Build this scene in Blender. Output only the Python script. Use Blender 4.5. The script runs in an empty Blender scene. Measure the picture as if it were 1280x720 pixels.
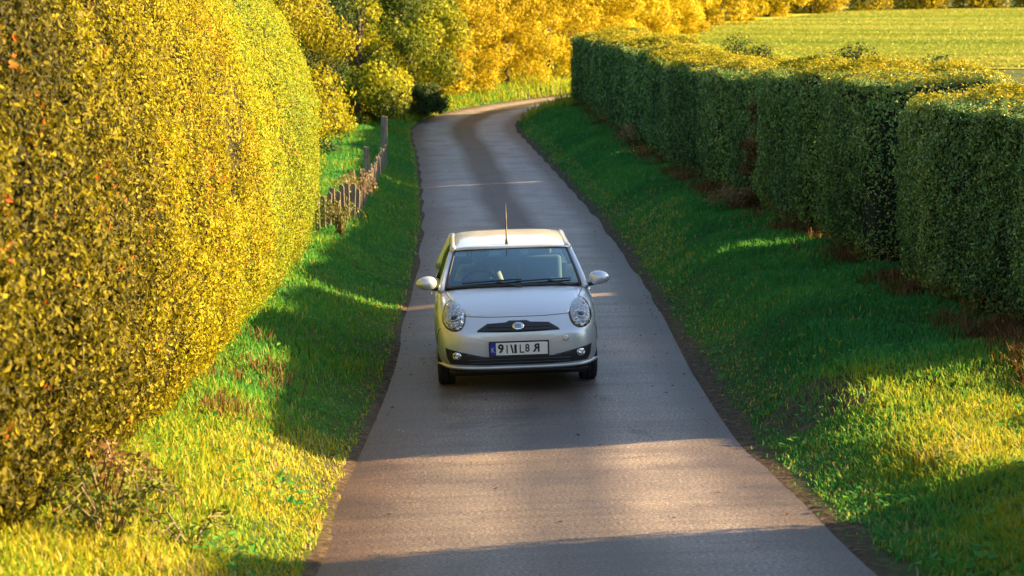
import bpy, bmesh, math, random
import numpy as np
from mathutils import Vector, Matrix
from mathutils.bvhtree import BVHTree

rng = np.random.default_rng(7)
random.seed(7)
scene = bpy.context.scene
COL = scene.collection
R = math.radians

# ------------------------------------------------------------------ helpers
def link(o, parent=None):
    COL.objects.link(o)
    if parent is not None:
        o.parent = parent
    return o

def tag(o, label=None, cat=None, group=None, kind=None):
    if label: o['label'] = label
    if cat: o['category'] = cat
    if group: o['group'] = group
    if kind: o['kind'] = kind
    return o

def empty(name, loc=(0, 0, 0), rot=(0, 0, 0)):
    o = bpy.data.objects.new(name, None)
    o.location = loc
    o.rotation_euler = rot
    o.empty_display_size = 0.2
    return link(o)

def np_mesh(name, V, F, mat=None, parent=None, tone=None, smooth=False, attrs=None, uv=None):
    """V (n,3), F (m,k) -> one mesh object"""
    V = np.ascontiguousarray(V, dtype=np.float32)
    F = np.ascontiguousarray(F, dtype=np.int32)
    m, k = F.shape
    me = bpy.data.meshes.new(name)
    me.vertices.add(len(V)); me.vertices.foreach_set('co', V.ravel())
    me.loops.add(m * k); me.loops.foreach_set('vertex_index', F.ravel())
    me.polygons.add(m)
    me.polygons.foreach_set('loop_start', np.arange(0, m * k, k, dtype=np.int32))
    me.polygons.foreach_set('use_smooth', np.full(m, smooth, dtype=bool))
    me.update(calc_edges=True)
    if tone is not None:
        a = me.attributes.new('tone', 'FLOAT', 'POINT')
        a.data.foreach_set('value', np.ascontiguousarray(tone, dtype=np.float32))
    for nm, val in (attrs or {}).items():
        a = me.attributes.new(nm, 'FLOAT', 'POINT')
        a.data.foreach_set('value', np.ascontiguousarray(val, dtype=np.float32))
    if mat: me.materials.append(mat)
    return link(bpy.data.objects.new(name, me), parent)

def bm_obj(name, bm, mat=None, parent=None, smooth=True, mods=None):
    me = bpy.data.meshes.new(name)
    bmesh.ops.recalc_face_normals(bm, faces=bm.faces[:])
    bm.to_mesh(me); bm.free()
    for p in me.polygons: p.use_smooth = smooth
    if mat:
        for m in (mat if isinstance(mat, (list, tuple)) else [mat]): me.materials.append(m)
    return link(bpy.data.objects.new(name, me), parent)

def apply_mods(o):
    dg = bpy.context.evaluated_depsgraph_get()
    dg.update()
    me = bpy.data.meshes.new_from_object(o.evaluated_get(dg))
    o.modifiers.clear()
    o.data = me
    return o

def grid_faces(n, m, closed_m=False):
    i, j = np.meshgrid(np.arange(n - 1), np.arange(m if closed_m else m - 1), indexing='ij')
    j2 = (j + 1) % m
    return np.stack([i * m + j, (i + 1) * m + j, (i + 1) * m + j2, i * m + j2], -1).reshape(-1, 4)

# value noise ------------------------------------------------------
def _h(ix, iy, iz):
    n = (ix * 374761393 + iy * 668265263 + iz * 2147483647 + 1013904223) & 0xFFFFFFFF
    n = ((n ^ (n >> 13)) * 1274126177) & 0xFFFFFFFF
    n = (n ^ (n >> 16)) & 0xFFFFFFFF
    n = (n * 2246822519) & 0xFFFFFFFF
    return ((n ^ (n >> 15)) & 0xFFFF) / 65535.0

def vnoise(P):
    P = np.asarray(P, dtype=np.float64)
    i = np.floor(P).astype(np.int64); f = P - i
    f = f * f * (3 - 2 * f)
    r = 0
    for a in (0, 1):
        for b in (0, 1):
            for c in (0, 1):
                w = (f[..., 0] if a else 1 - f[..., 0]) * (f[..., 1] if b else 1 - f[..., 1]) * (f[..., 2] if c else 1 - f[..., 2])
                r = r + w * _h(i[..., 0] + a, i[..., 1] + b, i[..., 2] + c)
    return r

def fbm(P, oct=3):
    P = np.asarray(P, dtype=np.float64)
    s, a, t = 0, 1.0, 0
    for k in range(oct):
        s = s + a * vnoise(P * (2 ** k) + 17.3 * k); t += a; a *= .5
    return s / t          # 0..1, mean .5

def n2(x, y, sc, oct=2, off=0.0):
    return fbm(np.stack([np.asarray(x) / sc + off, np.asarray(y) / sc + off * 2, np.zeros_like(np.asarray(x, dtype=float)) + off], -1), oct)

def sstep(a, b, x):
    t = np.clip((x - a) / (b - a), 0, 1)
    return t * t * (3 - 2 * t)

# ------------------------------------------------------------------ materials
def mat_new(name):
    m = bpy.data.materials.new(name); m.use_nodes = True
    nt = m.node_tree; nt.nodes.clear()
    return m, nt, nt.nodes, nt.links

def ramp(nt, stops, interp='LINEAR'):
    r = nt.nodes.new('ShaderNodeValToRGB'); cr = r.color_ramp
    cr.interpolation = interp
    while len(cr.elements) > 1: cr.elements.remove(cr.elements[-1])
    cr.elements[0].position = stops[0][0]; cr.elements[0].color = (*stops[0][1], 1)
    for p, c in stops[1:]:
        e = cr.elements.new(p); e.color = (*c, 1)
    return r

def leaf_mat(name, stops, rough=.6, trans=.35, spec=.14):
    m, nt, N, L = mat_new(name)
    at = N.new('ShaderNodeAttribute'); at.attribute_name = 'tone'
    cr = ramp(nt, stops); L.new(at.outputs['Fac'], cr.inputs[0])
    p = N.new('ShaderNodeBsdfPrincipled'); p.inputs['Roughness'].default_value = rough
    p.inputs['Specular IOR Level'].default_value = spec
    L.new(cr.outputs[0], p.inputs['Base Color'])
    t = N.new('ShaderNodeBsdfTranslucent'); L.new(cr.outputs[0], t.inputs[0])
    mx = N.new('ShaderNodeMixShader'); mx.inputs[0].default_value = trans
    L.new(p.outputs[0], mx.inputs[1]); L.new(t.outputs[0], mx.inputs[2])
    o = N.new('ShaderNodeOutputMaterial'); L.new(mx.outputs[0], o.inputs[0])
    return m

def noisy_mat(name, stops, scale=8, rough=.8, bump=.3, detail=6, metallic=0, bscale=None, spec=.3, stretch=None):
    m, nt, N, L = mat_new(name)
    tc = N.new('ShaderNodeTexCoord')
    mp = N.new('ShaderNodeMapping'); L.new(tc.outputs['Object'], mp.inputs[0])
    if stretch: mp.inputs['Scale'].default_value = stretch
    n = N.new('ShaderNodeTexNoise'); n.inputs['Scale'].default_value = scale; n.inputs['Detail'].default_value = detail
    L.new(mp.outputs[0], n.inputs['Vector'])
    cr = ramp(nt, stops); L.new(n.outputs[0], cr.inputs[0])
    p = N.new('ShaderNodeBsdfPrincipled'); p.inputs['Roughness'].default_value = rough; p.inputs['Metallic'].default_value = metallic
    p.inputs['Specular IOR Level'].default_value = spec
    L.new(cr.outputs[0], p.inputs['Base Color'])
    if bump:
        nb = N.new('ShaderNodeTexNoise'); nb.inputs['Scale'].default_value = bscale or scale * 3; nb.inputs['Detail'].default_value = 4
        L.new(mp.outputs[0], nb.inputs['Vector'])
        b = N.new('ShaderNodeBump'); b.inputs['Strength'].default_value = bump; b.inputs['Distance'].default_value = .02
        L.new(nb.outputs[0], b.inputs['Height']); L.new(b.outputs[0], p.inputs['Normal'])
    o = N.new('ShaderNodeOutputMaterial'); L.new(p.outputs[0], o.inputs[0])
    return m

def plain_mat(name, col, rough=.5, metallic=0, coat=0, spec=.5, var=.06):
    """principled with a little dirt/roughness variation"""
    m, nt, N, L = mat_new(name)
    tc = N.new('ShaderNodeTexCoord')
    n = N.new('ShaderNodeTexNoise'); n.inputs['Scale'].default_value = 6; n.inputs['Detail'].default_value = 5
    L.new(tc.outputs['Object'], n.inputs['Vector'])
    a = tuple(max(0, c * (1 - var * 2)) for c in col); b = tuple(min(1, c * (1 + var * 2)) for c in col)
    cr = ramp(nt, [(.3, a), (.7, b)]); L.new(n.outputs[0], cr.inputs[0])
    p = N.new('ShaderNodeBsdfPrincipled')
    p.inputs['Roughness'].default_value = rough; p.inputs['Metallic'].default_value = metallic
    p.inputs['Coat Weight'].default_value = coat; p.inputs['Coat Roughness'].default_value = .06
    p.inputs['Specular IOR Level'].default_value = spec
    L.new(cr.outputs[0], p.inputs['Base Color'])
    o = N.new('ShaderNodeOutputMaterial'); L.new(p.outputs[0], o.inputs[0])
    return m

def glass_mat(name, tint, refl=1.0, rough=.02):
    m, nt, N, L = mat_new(name)
    t = N.new('ShaderNodeBsdfTransparent'); t.inputs[0].default_value = (*tint, 1)
    g = N.new('ShaderNodeBsdfGlossy'); g.inputs['Roughness'].default_value = rough; g.inputs[0].default_value = (.70, .93, .95, 1) if refl > 2 else (1, 1, 1, 1)
    fr = N.new('ShaderNodeFresnel'); fr.inputs[0].default_value = 1.5
    mu = N.new('ShaderNodeMath'); mu.operation = 'MULTIPLY'; mu.inputs[1].default_value = refl; mu.use_clamp = True
    L.new(fr.outputs[0], mu.inputs[0])
    mx = N.new('ShaderNodeMixShader'); L.new(mu.outputs[0], mx.inputs[0])
    L.new(t.outputs[0], mx.inputs[1]); L.new(g.outputs[0], mx.inputs[2])
    o = N.new('ShaderNodeOutputMaterial'); L.new(mx.outputs[0], o.inputs[0])
    return m

# ------------------------------------------------------------------ terrain
YP = np.array([-60, 0, 8, 11, 15, 19, 26, 36, 48, 60, 75, 100, 150, 200, 260, 400, 1500], float)
ZP = np.array([3.0, 1.2, .75, .42, .1, 0, .12, .22, .45, .85, 1.6, 2.8, 5.2, 7.6, 10.4, 16, 46])
_yf = np.arange(-60, 1500, .25); _zf = np.interp(_yf, YP, ZP)
_k = np.exp(-np.linspace(-2, 2, 25) ** 2); _k /= _k.sum()
_zs = np.convolve(np.pad(_zf, 12, mode='edge'), _k, mode='valid')
def zprof(y): return np.interp(y, _yf, _zs)

def catmull(P, step):
    P = np.asarray(P, float); out = []
    Q = np.vstack([2 * P[0] - P[1], P, 2 * P[-1] - P[-2]])
    for i in range(1, len(Q) - 2):
        p0, p1, p2, p3 = Q[i - 1:i + 3]
        n = max(2, int(np.linalg.norm(p2 - p1) / step))
        t = np.linspace(0, 1, n, endpoint=False)[:, None]
        out.append(.5 * ((2 * p1) + (-p0 + p2) * t + (2 * p0 - 5 * p1 + 4 * p2 - p3) * t ** 2 + (-p0 + 3 * p1 - 3 * p2 + p3) * t ** 3))
    out.append(P[-1:])
    return np.vstack(out)

ROAD = catmull([(.75, -14), (.6, 3), (.47, 10.1), (.35, 14.6), (.33, 18.6), (.27, 22.6), (.2, 27), (-.12, 35.6), (-.88, 48.1), (-1.5, 56.4),
                (-1.5, 60.5), (-.55, 64.9), (1.2, 68.3), (4.0, 71.8), (8, 75.0), (14, 77.2), (24, 78.4), (45, 79), (95, 79)], .5)
HALF = 1.70
_seg = np.diff(ROAD, axis=0); _sl = np.linalg.norm(_seg, axis=1); _arc = np.concatenate([[0], np.cumsum(_sl)])
_sd = _seg / _sl[:, None]

def road_coord(x, y):
    """signed lateral distance (right positive) and arc length of points"""
    x = np.atleast_1d(np.asarray(x, float)); y = np.atleast_1d(np.asarray(y, float))
    sh = x.shape; x = x.ravel(); y = y.ravel()
    best = np.full(x.shape, 1e18); lat = np.zeros_like(x); arc = np.zeros_like(x)
    for k in range(len(_sl)):
        rx, ry = x - ROAD[k, 0], y - ROAD[k, 1]
        t = np.clip(rx * _sd[k, 0] + ry * _sd[k, 1], 0, _sl[k])
        dx, dy = rx - t * _sd[k, 0], ry - t * _sd[k, 1]
        d2 = dx * dx + dy * dy
        w = d2 < best
        if not w.any(): continue
        best[w] = d2[w]
        sg = np.sign(dx * _sd[k, 1] - dy * _sd[k, 0])
        lat[w] = (np.sqrt(d2) * sg)[w]; arc[w] = _arc[k] + t[w]
    return lat.reshape(sh), arc.reshape(sh)

CROSS = .030
def edge_wob(arc, side):
    return .05 * (n2(arc, arc * 0 + side * 31.0, 3.2, 2) - .5) * 2 + .022 * (n2(arc, arc * 0 + side * 11, .7, 1) - .5) * 2

def ground_z(x, y, full=False):
    lat, arc = road_coord(x, y)
    x = np.atleast_1d(np.asarray(x, float)); y = np.atleast_1d(np.asarray(y, float))
    e = np.abs(lat) - HALF
    far = 1 - .55 * sstep(50, 75, y)
    right = sstep(.05, 1.3, e) * .52 + sstep(.8, 3.4, e) * .20
    right = right * (1 - .42 * sstep(8, 11.5, y) * (1 - sstep(14.0, 16.5, y)))
    left = sstep(.05, 1.6, e) * .42 + sstep(1.2, 6, e) * .35
    bank = np.where(lat > 0, right, left) * far
    bump = (n2(x, y, .9, 3) - .5) * .14 * sstep(.1, .9, e) + (n2(x, y, .28, 2, 5) - .5) * .05 * sstep(.05, .5, e)
    bump = bump * (y < 90)
    z = zprof(y) + CROSS * np.clip(lat, -HALF, HALF) + bank + bump
    z = z - .055 * (1 - sstep(-.12, -.02, e))      # tuck below the road sheet
    if full: return z, lat, arc
    return z

def gz(x, y): return float(ground_z(np.array([x]), np.array([y]))[0])

def axis(parts):
    return np.unique(np.concatenate([np.arange(a, b, s) for a, b, s in parts]).round(4))

xs = axis([(-900, -200, 70), (-200, -40, 12), (-40, -12, 2), (-12, -5, .5), (-5, 7, .14), (7, 14, .5), (14, 60, 2.5), (60, 200, 10), (200, 901, 70)])
ys = axis([(-60, 0, 6), (0, 6, 1), (6, 34, .16), (34, 82, .3), (82, 130, 2), (130, 260, 6), (260, 1401, 60)])
GX, GY = np.meshgrid(xs, ys, indexing='ij')
GZ, GL, GA = ground_z(GX.ravel(), GY.ravel(), True)
GV = np.stack([GX.ravel(), GY.ravel(), GZ], -1)
ge = np.abs(GL) - HALF
dirt = 1 - sstep(.02, .26, ge + (n2(GV[:, 0], GV[:, 1], .5, 2, 9) - .5) * .35)
dirt = np.where(GL > 0, 1 - sstep(.04, .38, ge + (n2(GV[:, 0], GV[:, 1], .5, 2, 9) - .5) * .5), dirt)
# worn bare patch on the right verge
dirt = np.maximum(dirt, (1 - sstep(.25, .6, np.hypot((GV[:, 0] - 2.75), (GV[:, 1] - 15.6) * .6) + (n2(GV[:, 0], GV[:, 1], .35, 2, 3) - .5) * .5)) * .9)

def ground_material():
    m, nt, N, L = mat_new('verge_soil')
    tc = N.new('ShaderNodeTexCoord')
    n = N.new('ShaderNodeTexNoise'); n.inputs['Scale'].default_value = 1.6; n.inputs['Detail'].default_value = 8
    L.new(tc.outputs['Object'], n.inputs['Vector'])
    g = ramp(nt, [(.3, (.030, .055, .012)), (.5, (.05, .085, .018)), (.7, (.085, .10, .025))]); L.new(n.outputs[0], g.inputs[0])
    n3 = N.new('ShaderNodeTexNoise'); n3.inputs['Scale'].default_value = 14; n3.inputs['Detail'].default_value = 6
    L.new(tc.outputs['Object'], n3.inputs['Vector'])
    d = ramp(nt, [(.3, (.030, .022, .015)), (.55, (.065, .048, .033)), (.75, (.14, .11, .08))]); L.new(n3.outputs[0], d.inputs[0])
    at = N.new('ShaderNodeAttribute'); at.attribute_name = 'dirt'
    mx = N.new('ShaderNodeMix'); mx.data_type = 'RGBA'
    L.new(at.outputs['Fac'], mx.inputs['Factor']); L.new(g.outputs[0], mx.inputs[6]); L.new(d.outputs[0], mx.inputs[7])
    p = N.new('ShaderNodeBsdfPrincipled'); p.inputs['Roughness'].default_value = .95; p.inputs['Specular IOR Level'].default_value = .15
    L.new(mx.outputs[2], p.inputs['Base Color'])
    b = N.new('ShaderNodeBump'); b.inputs['Strength'].default_value = .7; b.inputs['Distance'].default_value = .03
    L.new(n3.outputs[0], b.inputs['Height']); L.new(b.outputs[0], p.inputs['Normal'])
    o = N.new('ShaderNodeOutputMaterial'); L.new(p.outputs[0], o.inputs[0])
    return m

ground = np_mesh('ground', GV, grid_faces(len(xs), len(ys))[:, ::-1], ground_material(), smooth=True, attrs={'dirt': dirt})
tag(ground, 'green verge and rolling farmland ground either side of the lane', 'ground', kind='structure')

# ------------------------------------------------------------------ road
def road_material():
    m, nt, N, L = mat_new('worn_asphalt')
    uv = N.new('ShaderNodeUVMap'); uv.uv_map = 'lane'
    sp = N.new('ShaderNodeSeparateXYZ'); L.new(uv.outputs[0], sp.inputs[0])
    # slow wander of the wheel tracks
    mpw = N.new('ShaderNodeMapping'); mpw.inputs['Scale'].default_value = (.15, .18, 1); L.new(uv.outputs[0], mpw.inputs[0])
    nw = N.new('ShaderNodeTexNoise'); nw.inputs['Scale'].default_value = 1; nw.inputs['Detail'].default_value = 3; L.new(mpw.outputs[0], nw.inputs['Vector'])
    w = N.new('ShaderNodeMath'); w.operation = 'MULTIPLY_ADD'; w.inputs[1].default_value = .5; w.inputs[2].default_value = -.25; L.new(nw.outputs[0], w.inputs[0])
    lat = N.new('ShaderNodeMath'); lat.operation = 'ADD'; L.new(sp.outputs[0], lat.inputs[0]); L.new(w.outputs[0], lat.inputs[1])
    mr = N.new('ShaderNodeMapRange'); mr.inputs[1].default_value = -1.75; mr.inputs[2].default_value = 1.75; L.new(lat.outputs[0], mr.inputs[0])
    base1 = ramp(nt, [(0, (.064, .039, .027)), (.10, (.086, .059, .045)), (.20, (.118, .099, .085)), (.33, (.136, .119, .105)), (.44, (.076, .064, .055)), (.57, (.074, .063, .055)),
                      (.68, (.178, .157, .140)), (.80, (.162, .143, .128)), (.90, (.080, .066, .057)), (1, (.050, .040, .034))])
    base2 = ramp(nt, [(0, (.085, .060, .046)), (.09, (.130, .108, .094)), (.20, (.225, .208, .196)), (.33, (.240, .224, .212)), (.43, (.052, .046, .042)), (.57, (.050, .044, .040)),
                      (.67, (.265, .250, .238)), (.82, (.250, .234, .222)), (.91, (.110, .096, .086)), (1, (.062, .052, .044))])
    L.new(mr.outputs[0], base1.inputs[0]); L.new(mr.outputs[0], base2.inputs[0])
    ar = N.new('ShaderNodeMapRange'); ar.inputs[1].default_value = 30; ar.inputs[2].default_value = 46; L.new(sp.outputs[1], ar.inputs[0])  # far wheel tracks paler: road sheen painted into the base colour
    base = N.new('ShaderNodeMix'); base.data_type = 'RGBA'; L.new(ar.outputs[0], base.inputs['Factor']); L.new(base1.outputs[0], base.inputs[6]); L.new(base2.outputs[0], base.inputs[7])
    # aggregate speckle
    ag = N.new('ShaderNodeTexNoise'); ag.inputs['Scale'].default_value = 38; ag.inputs['Detail'].default_value = 2; ag.inputs['Roughness'].default_value = .8; L.new(uv.outputs[0], ag.inputs['Vector'])
    agr = ramp(nt, [(.28, (.28, .28, .28)), (.48, (.9, .9, .9)), (.70, (2.3, 2.25, 2.2))]); L.new(ag.outputs[0], agr.inputs[0])
    m1 = N.new('ShaderNodeMix'); m1.data_type = 'RGBA'; m1.blend_type = 'MULTIPLY'; m1.inputs['Factor'].default_value = .95
    L.new(base.outputs[2], m1.inputs[6]); L.new(agr.outputs[0], m1.inputs[7])
    # transverse streaks
    mp = N.new('ShaderNodeMapping'); mp.inputs['Scale'].default_value = (.5, 5.5, 1); L.new(uv.outputs[0], mp.inputs[0])
    st = N.new('ShaderNodeTexNoise'); st.inputs['Scale'].default_value = 1; st.inputs['Detail'].default_value = 6; L.new(mp.outputs[0], st.inputs['Vector'])
    sr = ramp(nt, [(.30, (.62, .60, .58)), (.5, (1, 1, 1)), (.72, (1.3, 1.28, 1.25))]); L.new(st.outputs[0], sr.inputs[0])
    m2 = N.new('ShaderNodeMix'); m2.data_type = 'RGBA'; m2.blend_type = 'MULTIPLY'; m2.inputs['Factor'].default_value = .6
    L.new(m1.outputs[2], m2.inputs[6]); L.new(sr.outputs[0], m2.inputs[7])
    # blotches and patches of mud
    bl = N.new('ShaderNodeTexNoise'); bl.inputs['Scale'].default_value = 1.1; bl.inputs['Detail'].default_value = 7; L.new(uv.outputs[0], bl.inputs['Vector'])
    br = ramp(nt, [(.34, (.55, .51, .47)), (.52, (1, 1, 1)), (.75, (1.28, 1.26, 1.22))]); L.new(bl.outputs[0], br.inputs[0])
    m3 = N.new('ShaderNodeMix'); m3.data_type = 'RGBA'; m3.blend_type = 'MULTIPLY'; m3.inputs['Factor'].default_value = .8
    L.new(m2.outputs[2], m3.inputs[6]); L.new(br.outputs[0], m3.inputs[7])
    # pale scuffs
    ms = N.new('ShaderNodeMapping'); ms.inputs['Scale'].default_value = (3.2, 1.0, 1); ms.inputs['Rotation'].default_value = (0, 0, .5); L.new(uv.outputs[0], ms.inputs[0])
    sc = N.new('ShaderNodeTexNoise'); sc.inputs['Scale'].default_value = 1.3; sc.inputs['Detail'].default_value = 9; sc.inputs['Roughness'].default_value = .7; L.new(ms.outputs[0], sc.inputs['Vector'])
    scr = ramp(nt, [(.655, (0, 0, 0)), (.70, (1, 1, 1))]); L.new(sc.outputs[0], scr.inputs[0])
    sm = N.new('ShaderNodeMath'); sm.operation = 'MULTIPLY'; sm.inputs[1].default_value = .45; L.new(scr.outputs[0], sm.inputs[0])
    m4 = N.new('ShaderNodeMix'); m4.data_type = 'RGBA'; L.new(sm.outputs[0], m4.inputs['Factor']); L.new(m3.outputs[2], m4.inputs[6]); m4.inputs[7].default_value = (.36, .33, .31, 1)
    # hairline cracks, only in tired places
    dn = N.new('ShaderNodeTexNoise'); dn.inputs['Scale'].default_value = 2.2; dn.inputs['Detail'].default_value = 4; L.new(uv.outputs[0], dn.inputs['Vector'])
    dm = N.new('ShaderNodeMix'); dm.data_type = 'RGBA'; dm.blend_type = 'ADD'; dm.inputs['Factor'].default_value = .35; L.new(uv.outputs[0], dm.inputs[6]); L.new(dn.outputs['Color'], dm.inputs[7])
    vo = N.new('ShaderNodeTexVoronoi'); vo.feature = 'DISTANCE_TO_EDGE'; vo.inputs['Scale'].default_value = .8; L.new(dm.outputs[2], vo.inputs['Vector'])
    vr = ramp(nt, [(0, (1, 1, 1)), (.012, (.8, .8, .8)), (.022, (0, 0, 0))]); L.new(vo.outputs['Distance'], vr.inputs[0])
    ck = ramp(nt, [(.50, (0, 0, 0)), (.62, (.36, .36, .36))]); L.new(bl.outputs[0], ck.inputs[0])
    cm = N.new('ShaderNodeMath'); cm.operation = 'MULTIPLY'; L.new(vr.outputs[0], cm.inputs[0]); L.new(ck.outputs[0], cm.inputs[1])
    m5 = N.new('ShaderNodeMix'); m5.data_type = 'RGBA'; L.new(cm.outputs[0], m5.inputs['Factor']); L.new(m4.outputs[2], m5.inputs[6]); m5.inputs[7].default_value = (.025, .022, .02, 1)
    m4 = m5
    p = N.new('ShaderNodeBsdfPrincipled'); p.inputs['Roughness'].default_value = .55; p.inputs['Specular IOR Level'].default_value = .40
    rr = N.new('ShaderNodeMapRange'); rr.inputs[3].default_value = .40; rr.inputs[4].default_value = .68; L.new(bl.outputs[0], rr.inputs[0]); L.new(rr.outputs[0], p.inputs['Roughness'])
    L.new(m4.outputs[2], p.inputs['Base Color'])
    b = N.new('ShaderNodeBump'); b.inputs['Strength'].default_value = .55; b.inputs['Distance'].default_value = .008
    L.new(ag.outputs[0], b.inputs['Height']); L.new(b.outputs[0], p.inputs['Normal'])
    o = N.new('ShaderNodeOutputMaterial'); L.new(p.outputs[0], o.inputs[0])
    return m

def build_road():
    C = catmull(ROAD[::3], .3)
    T = np.gradient(C, axis=0); T /= np.linalg.norm(T, axis=1)[:, None]
    Nn = np.stack([T[:, 1], -T[:, 0]], -1)
    arc = np.concatenate([[0], np.cumsum(np.linalg.norm(np.diff(C, axis=0), axis=1))])
    K = 15
    u = np.linspace(-1, 1, K)
    wl = HALF + edge_wob(arc, 1); wr = HALF + edge_wob(arc, 2)
    lat = np.where(u[None, :] < 0, u[None, :] * wl[:, None], u[None, :] * wr[:, None])
    P = C[:, None, :] + Nn[:, None, :] * lat[:, :, None]
    z = zprof(P[..., 1]) + CROSS * np.clip(lat, -HALF, HALF) + .004 - .018 * (np.abs(u)[None, :] ** 8)
    V = np.concatenate([P, z[..., None]], -1).reshape(-1, 3)
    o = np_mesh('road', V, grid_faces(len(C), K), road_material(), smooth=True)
    uvl = o.data.uv_layers.new(name='lane')
    vi = np.empty(len(o.data.loops), dtype=np.int32); o.data.loops.foreach_get('vertex_index', vi)
    UV = np.stack([lat, np.repeat(arc[:, None], K, 1)], -1).reshape(-1, 2).astype(np.float32)
    uvl.data.foreach_set('uv', UV[vi].ravel())
    tag(o, 'narrow worn tarmac lane winding uphill between the hedges', 'road', kind='structure')
build_road()

# ------------------------------------------------------------------ leaves
def leaf_geometry(P, Nrm, size, tilt=.75, aspect=.55, droop=.25):
    """folded diamond leaves: 4 verts, 2 triangles each"""
    n = len(P)
    r = rng.normal(size=(n, 3)); r /= np.linalg.norm(r, axis=1)[:, None]
    nn = Nrm + tilt * r; nn /= np.linalg.norm(nn, axis=1)[:, None]
    d = rng.normal(size=(n, 3)); d[:, 2] -= droop * 2
    d -= nn * (d * nn).sum(1)[:, None]; d /= np.linalg.norm(d, axis=1)[:, None] + 1e-9
    s = np.cross(nn, d)
    L = size[:, None]; W = L * aspect * rng.uniform(.8, 1.15, (n, 1))
    fold = rng.uniform(.05, .28, (n, 1)) * W
    A = P - d * L * .5
    B = P + s * W * .5 + nn * fold - d * L * .04
    Cc = P + d * L * .5 - nn * fold * .4
    D = P - s * W * .5 + nn * fold - d * L * .04
    V = np.stack([A, B, Cc, D], 1).reshape(-1, 3)
    i = np.arange(n)[:, None] * 4
    F = np.concatenate([i + [0, 1, 2], i + [0, 2, 3]], 1).reshape(-1, 3)
    return V, F

def leaves_obj(name, P, Nrm, size, tone, mat, parent, **kw):
    V, F = leaf_geometry(P, Nrm, size, **kw)
    return np_mesh(name, V, F, mat, parent, tone=np.repeat(np.clip(tone, 0, 1), 4))

def grid_geom(V):
    """cell centres, normals, areas of a (n,m,3) grid"""
    a = V[1:, :-1] - V[:-1, :-1]; b = V[:-1, 1:] - V[:-1, :-1]
    c = np.cross(a, b); ar = np.linalg.norm(c, axis=-1)
    return c / (ar[..., None] + 1e-12), ar

def sample_grid(V, dens, sign):
    """dens (n-1,m-1) leaves per m2 -> points, normals, (i,j) float index"""
    nr, ar = grid_geom(V)
    ex = (dens * ar).ravel()
    k = rng.poisson(ex)
    idx = np.repeat(np.arange(len(ex)), k)
    m = V.shape[1] - 1
    i, j = idx // m, idx % m
    a, b = rng.random(len(idx)), rng.random(len(idx))
    P = (V[i, j] * ((1 - a) * (1 - b))[:, None] + V[i + 1, j] * (a * (1 - b))[:, None] + V[i, j + 1] * ((1 - a) * b)[:, None] + V[i + 1, j + 1] * (a * b)[:, None])
    return P, nr[i, j] * sign, i + a, j + b

TWIG = noisy_mat('twig_bark', [(.3, (.028, .018, .012)), (.7, (.075, .052, .034))], 20, .9, .4)
BARK = noisy_mat('tree_bark', [(.3, (.045, .034, .024)), (.7, (.12, .095, .07))], 9, .9, .6)

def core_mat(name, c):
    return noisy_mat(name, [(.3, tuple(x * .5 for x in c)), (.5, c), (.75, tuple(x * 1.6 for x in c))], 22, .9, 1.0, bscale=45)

def tubes(bm, pts, rad, sides=6):
    """tapered tube through pts"""
    pts = [Vector(p) for p in pts]
    prev = None
    for i, p in enumerate(pts):
        t = (pts[min(i + 1, len(pts) - 1)] - pts[max(i - 1, 0)]).normalized()
        ax = t.cross(Vector((0.13, .2, .97)) if abs(t.z) < .9 else Vector((1, 0.1, 0))).normalized(); bx = t.cross(ax)
        ring = [bm.verts.new(p + (ax * math.cos(a) + bx * math.sin(a)) * rad[i]) for a in [2 * math.pi * k / sides for k in range(sides)]]
        if prev:
            for k in range(sides): bm.faces.new((prev[k], prev[(k + 1) % sides], ring[(k + 1) % sides], ring[k]))
        else: bm.faces.new(ring[::-1])
        prev = ring
    bm.faces.new(prev)

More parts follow.
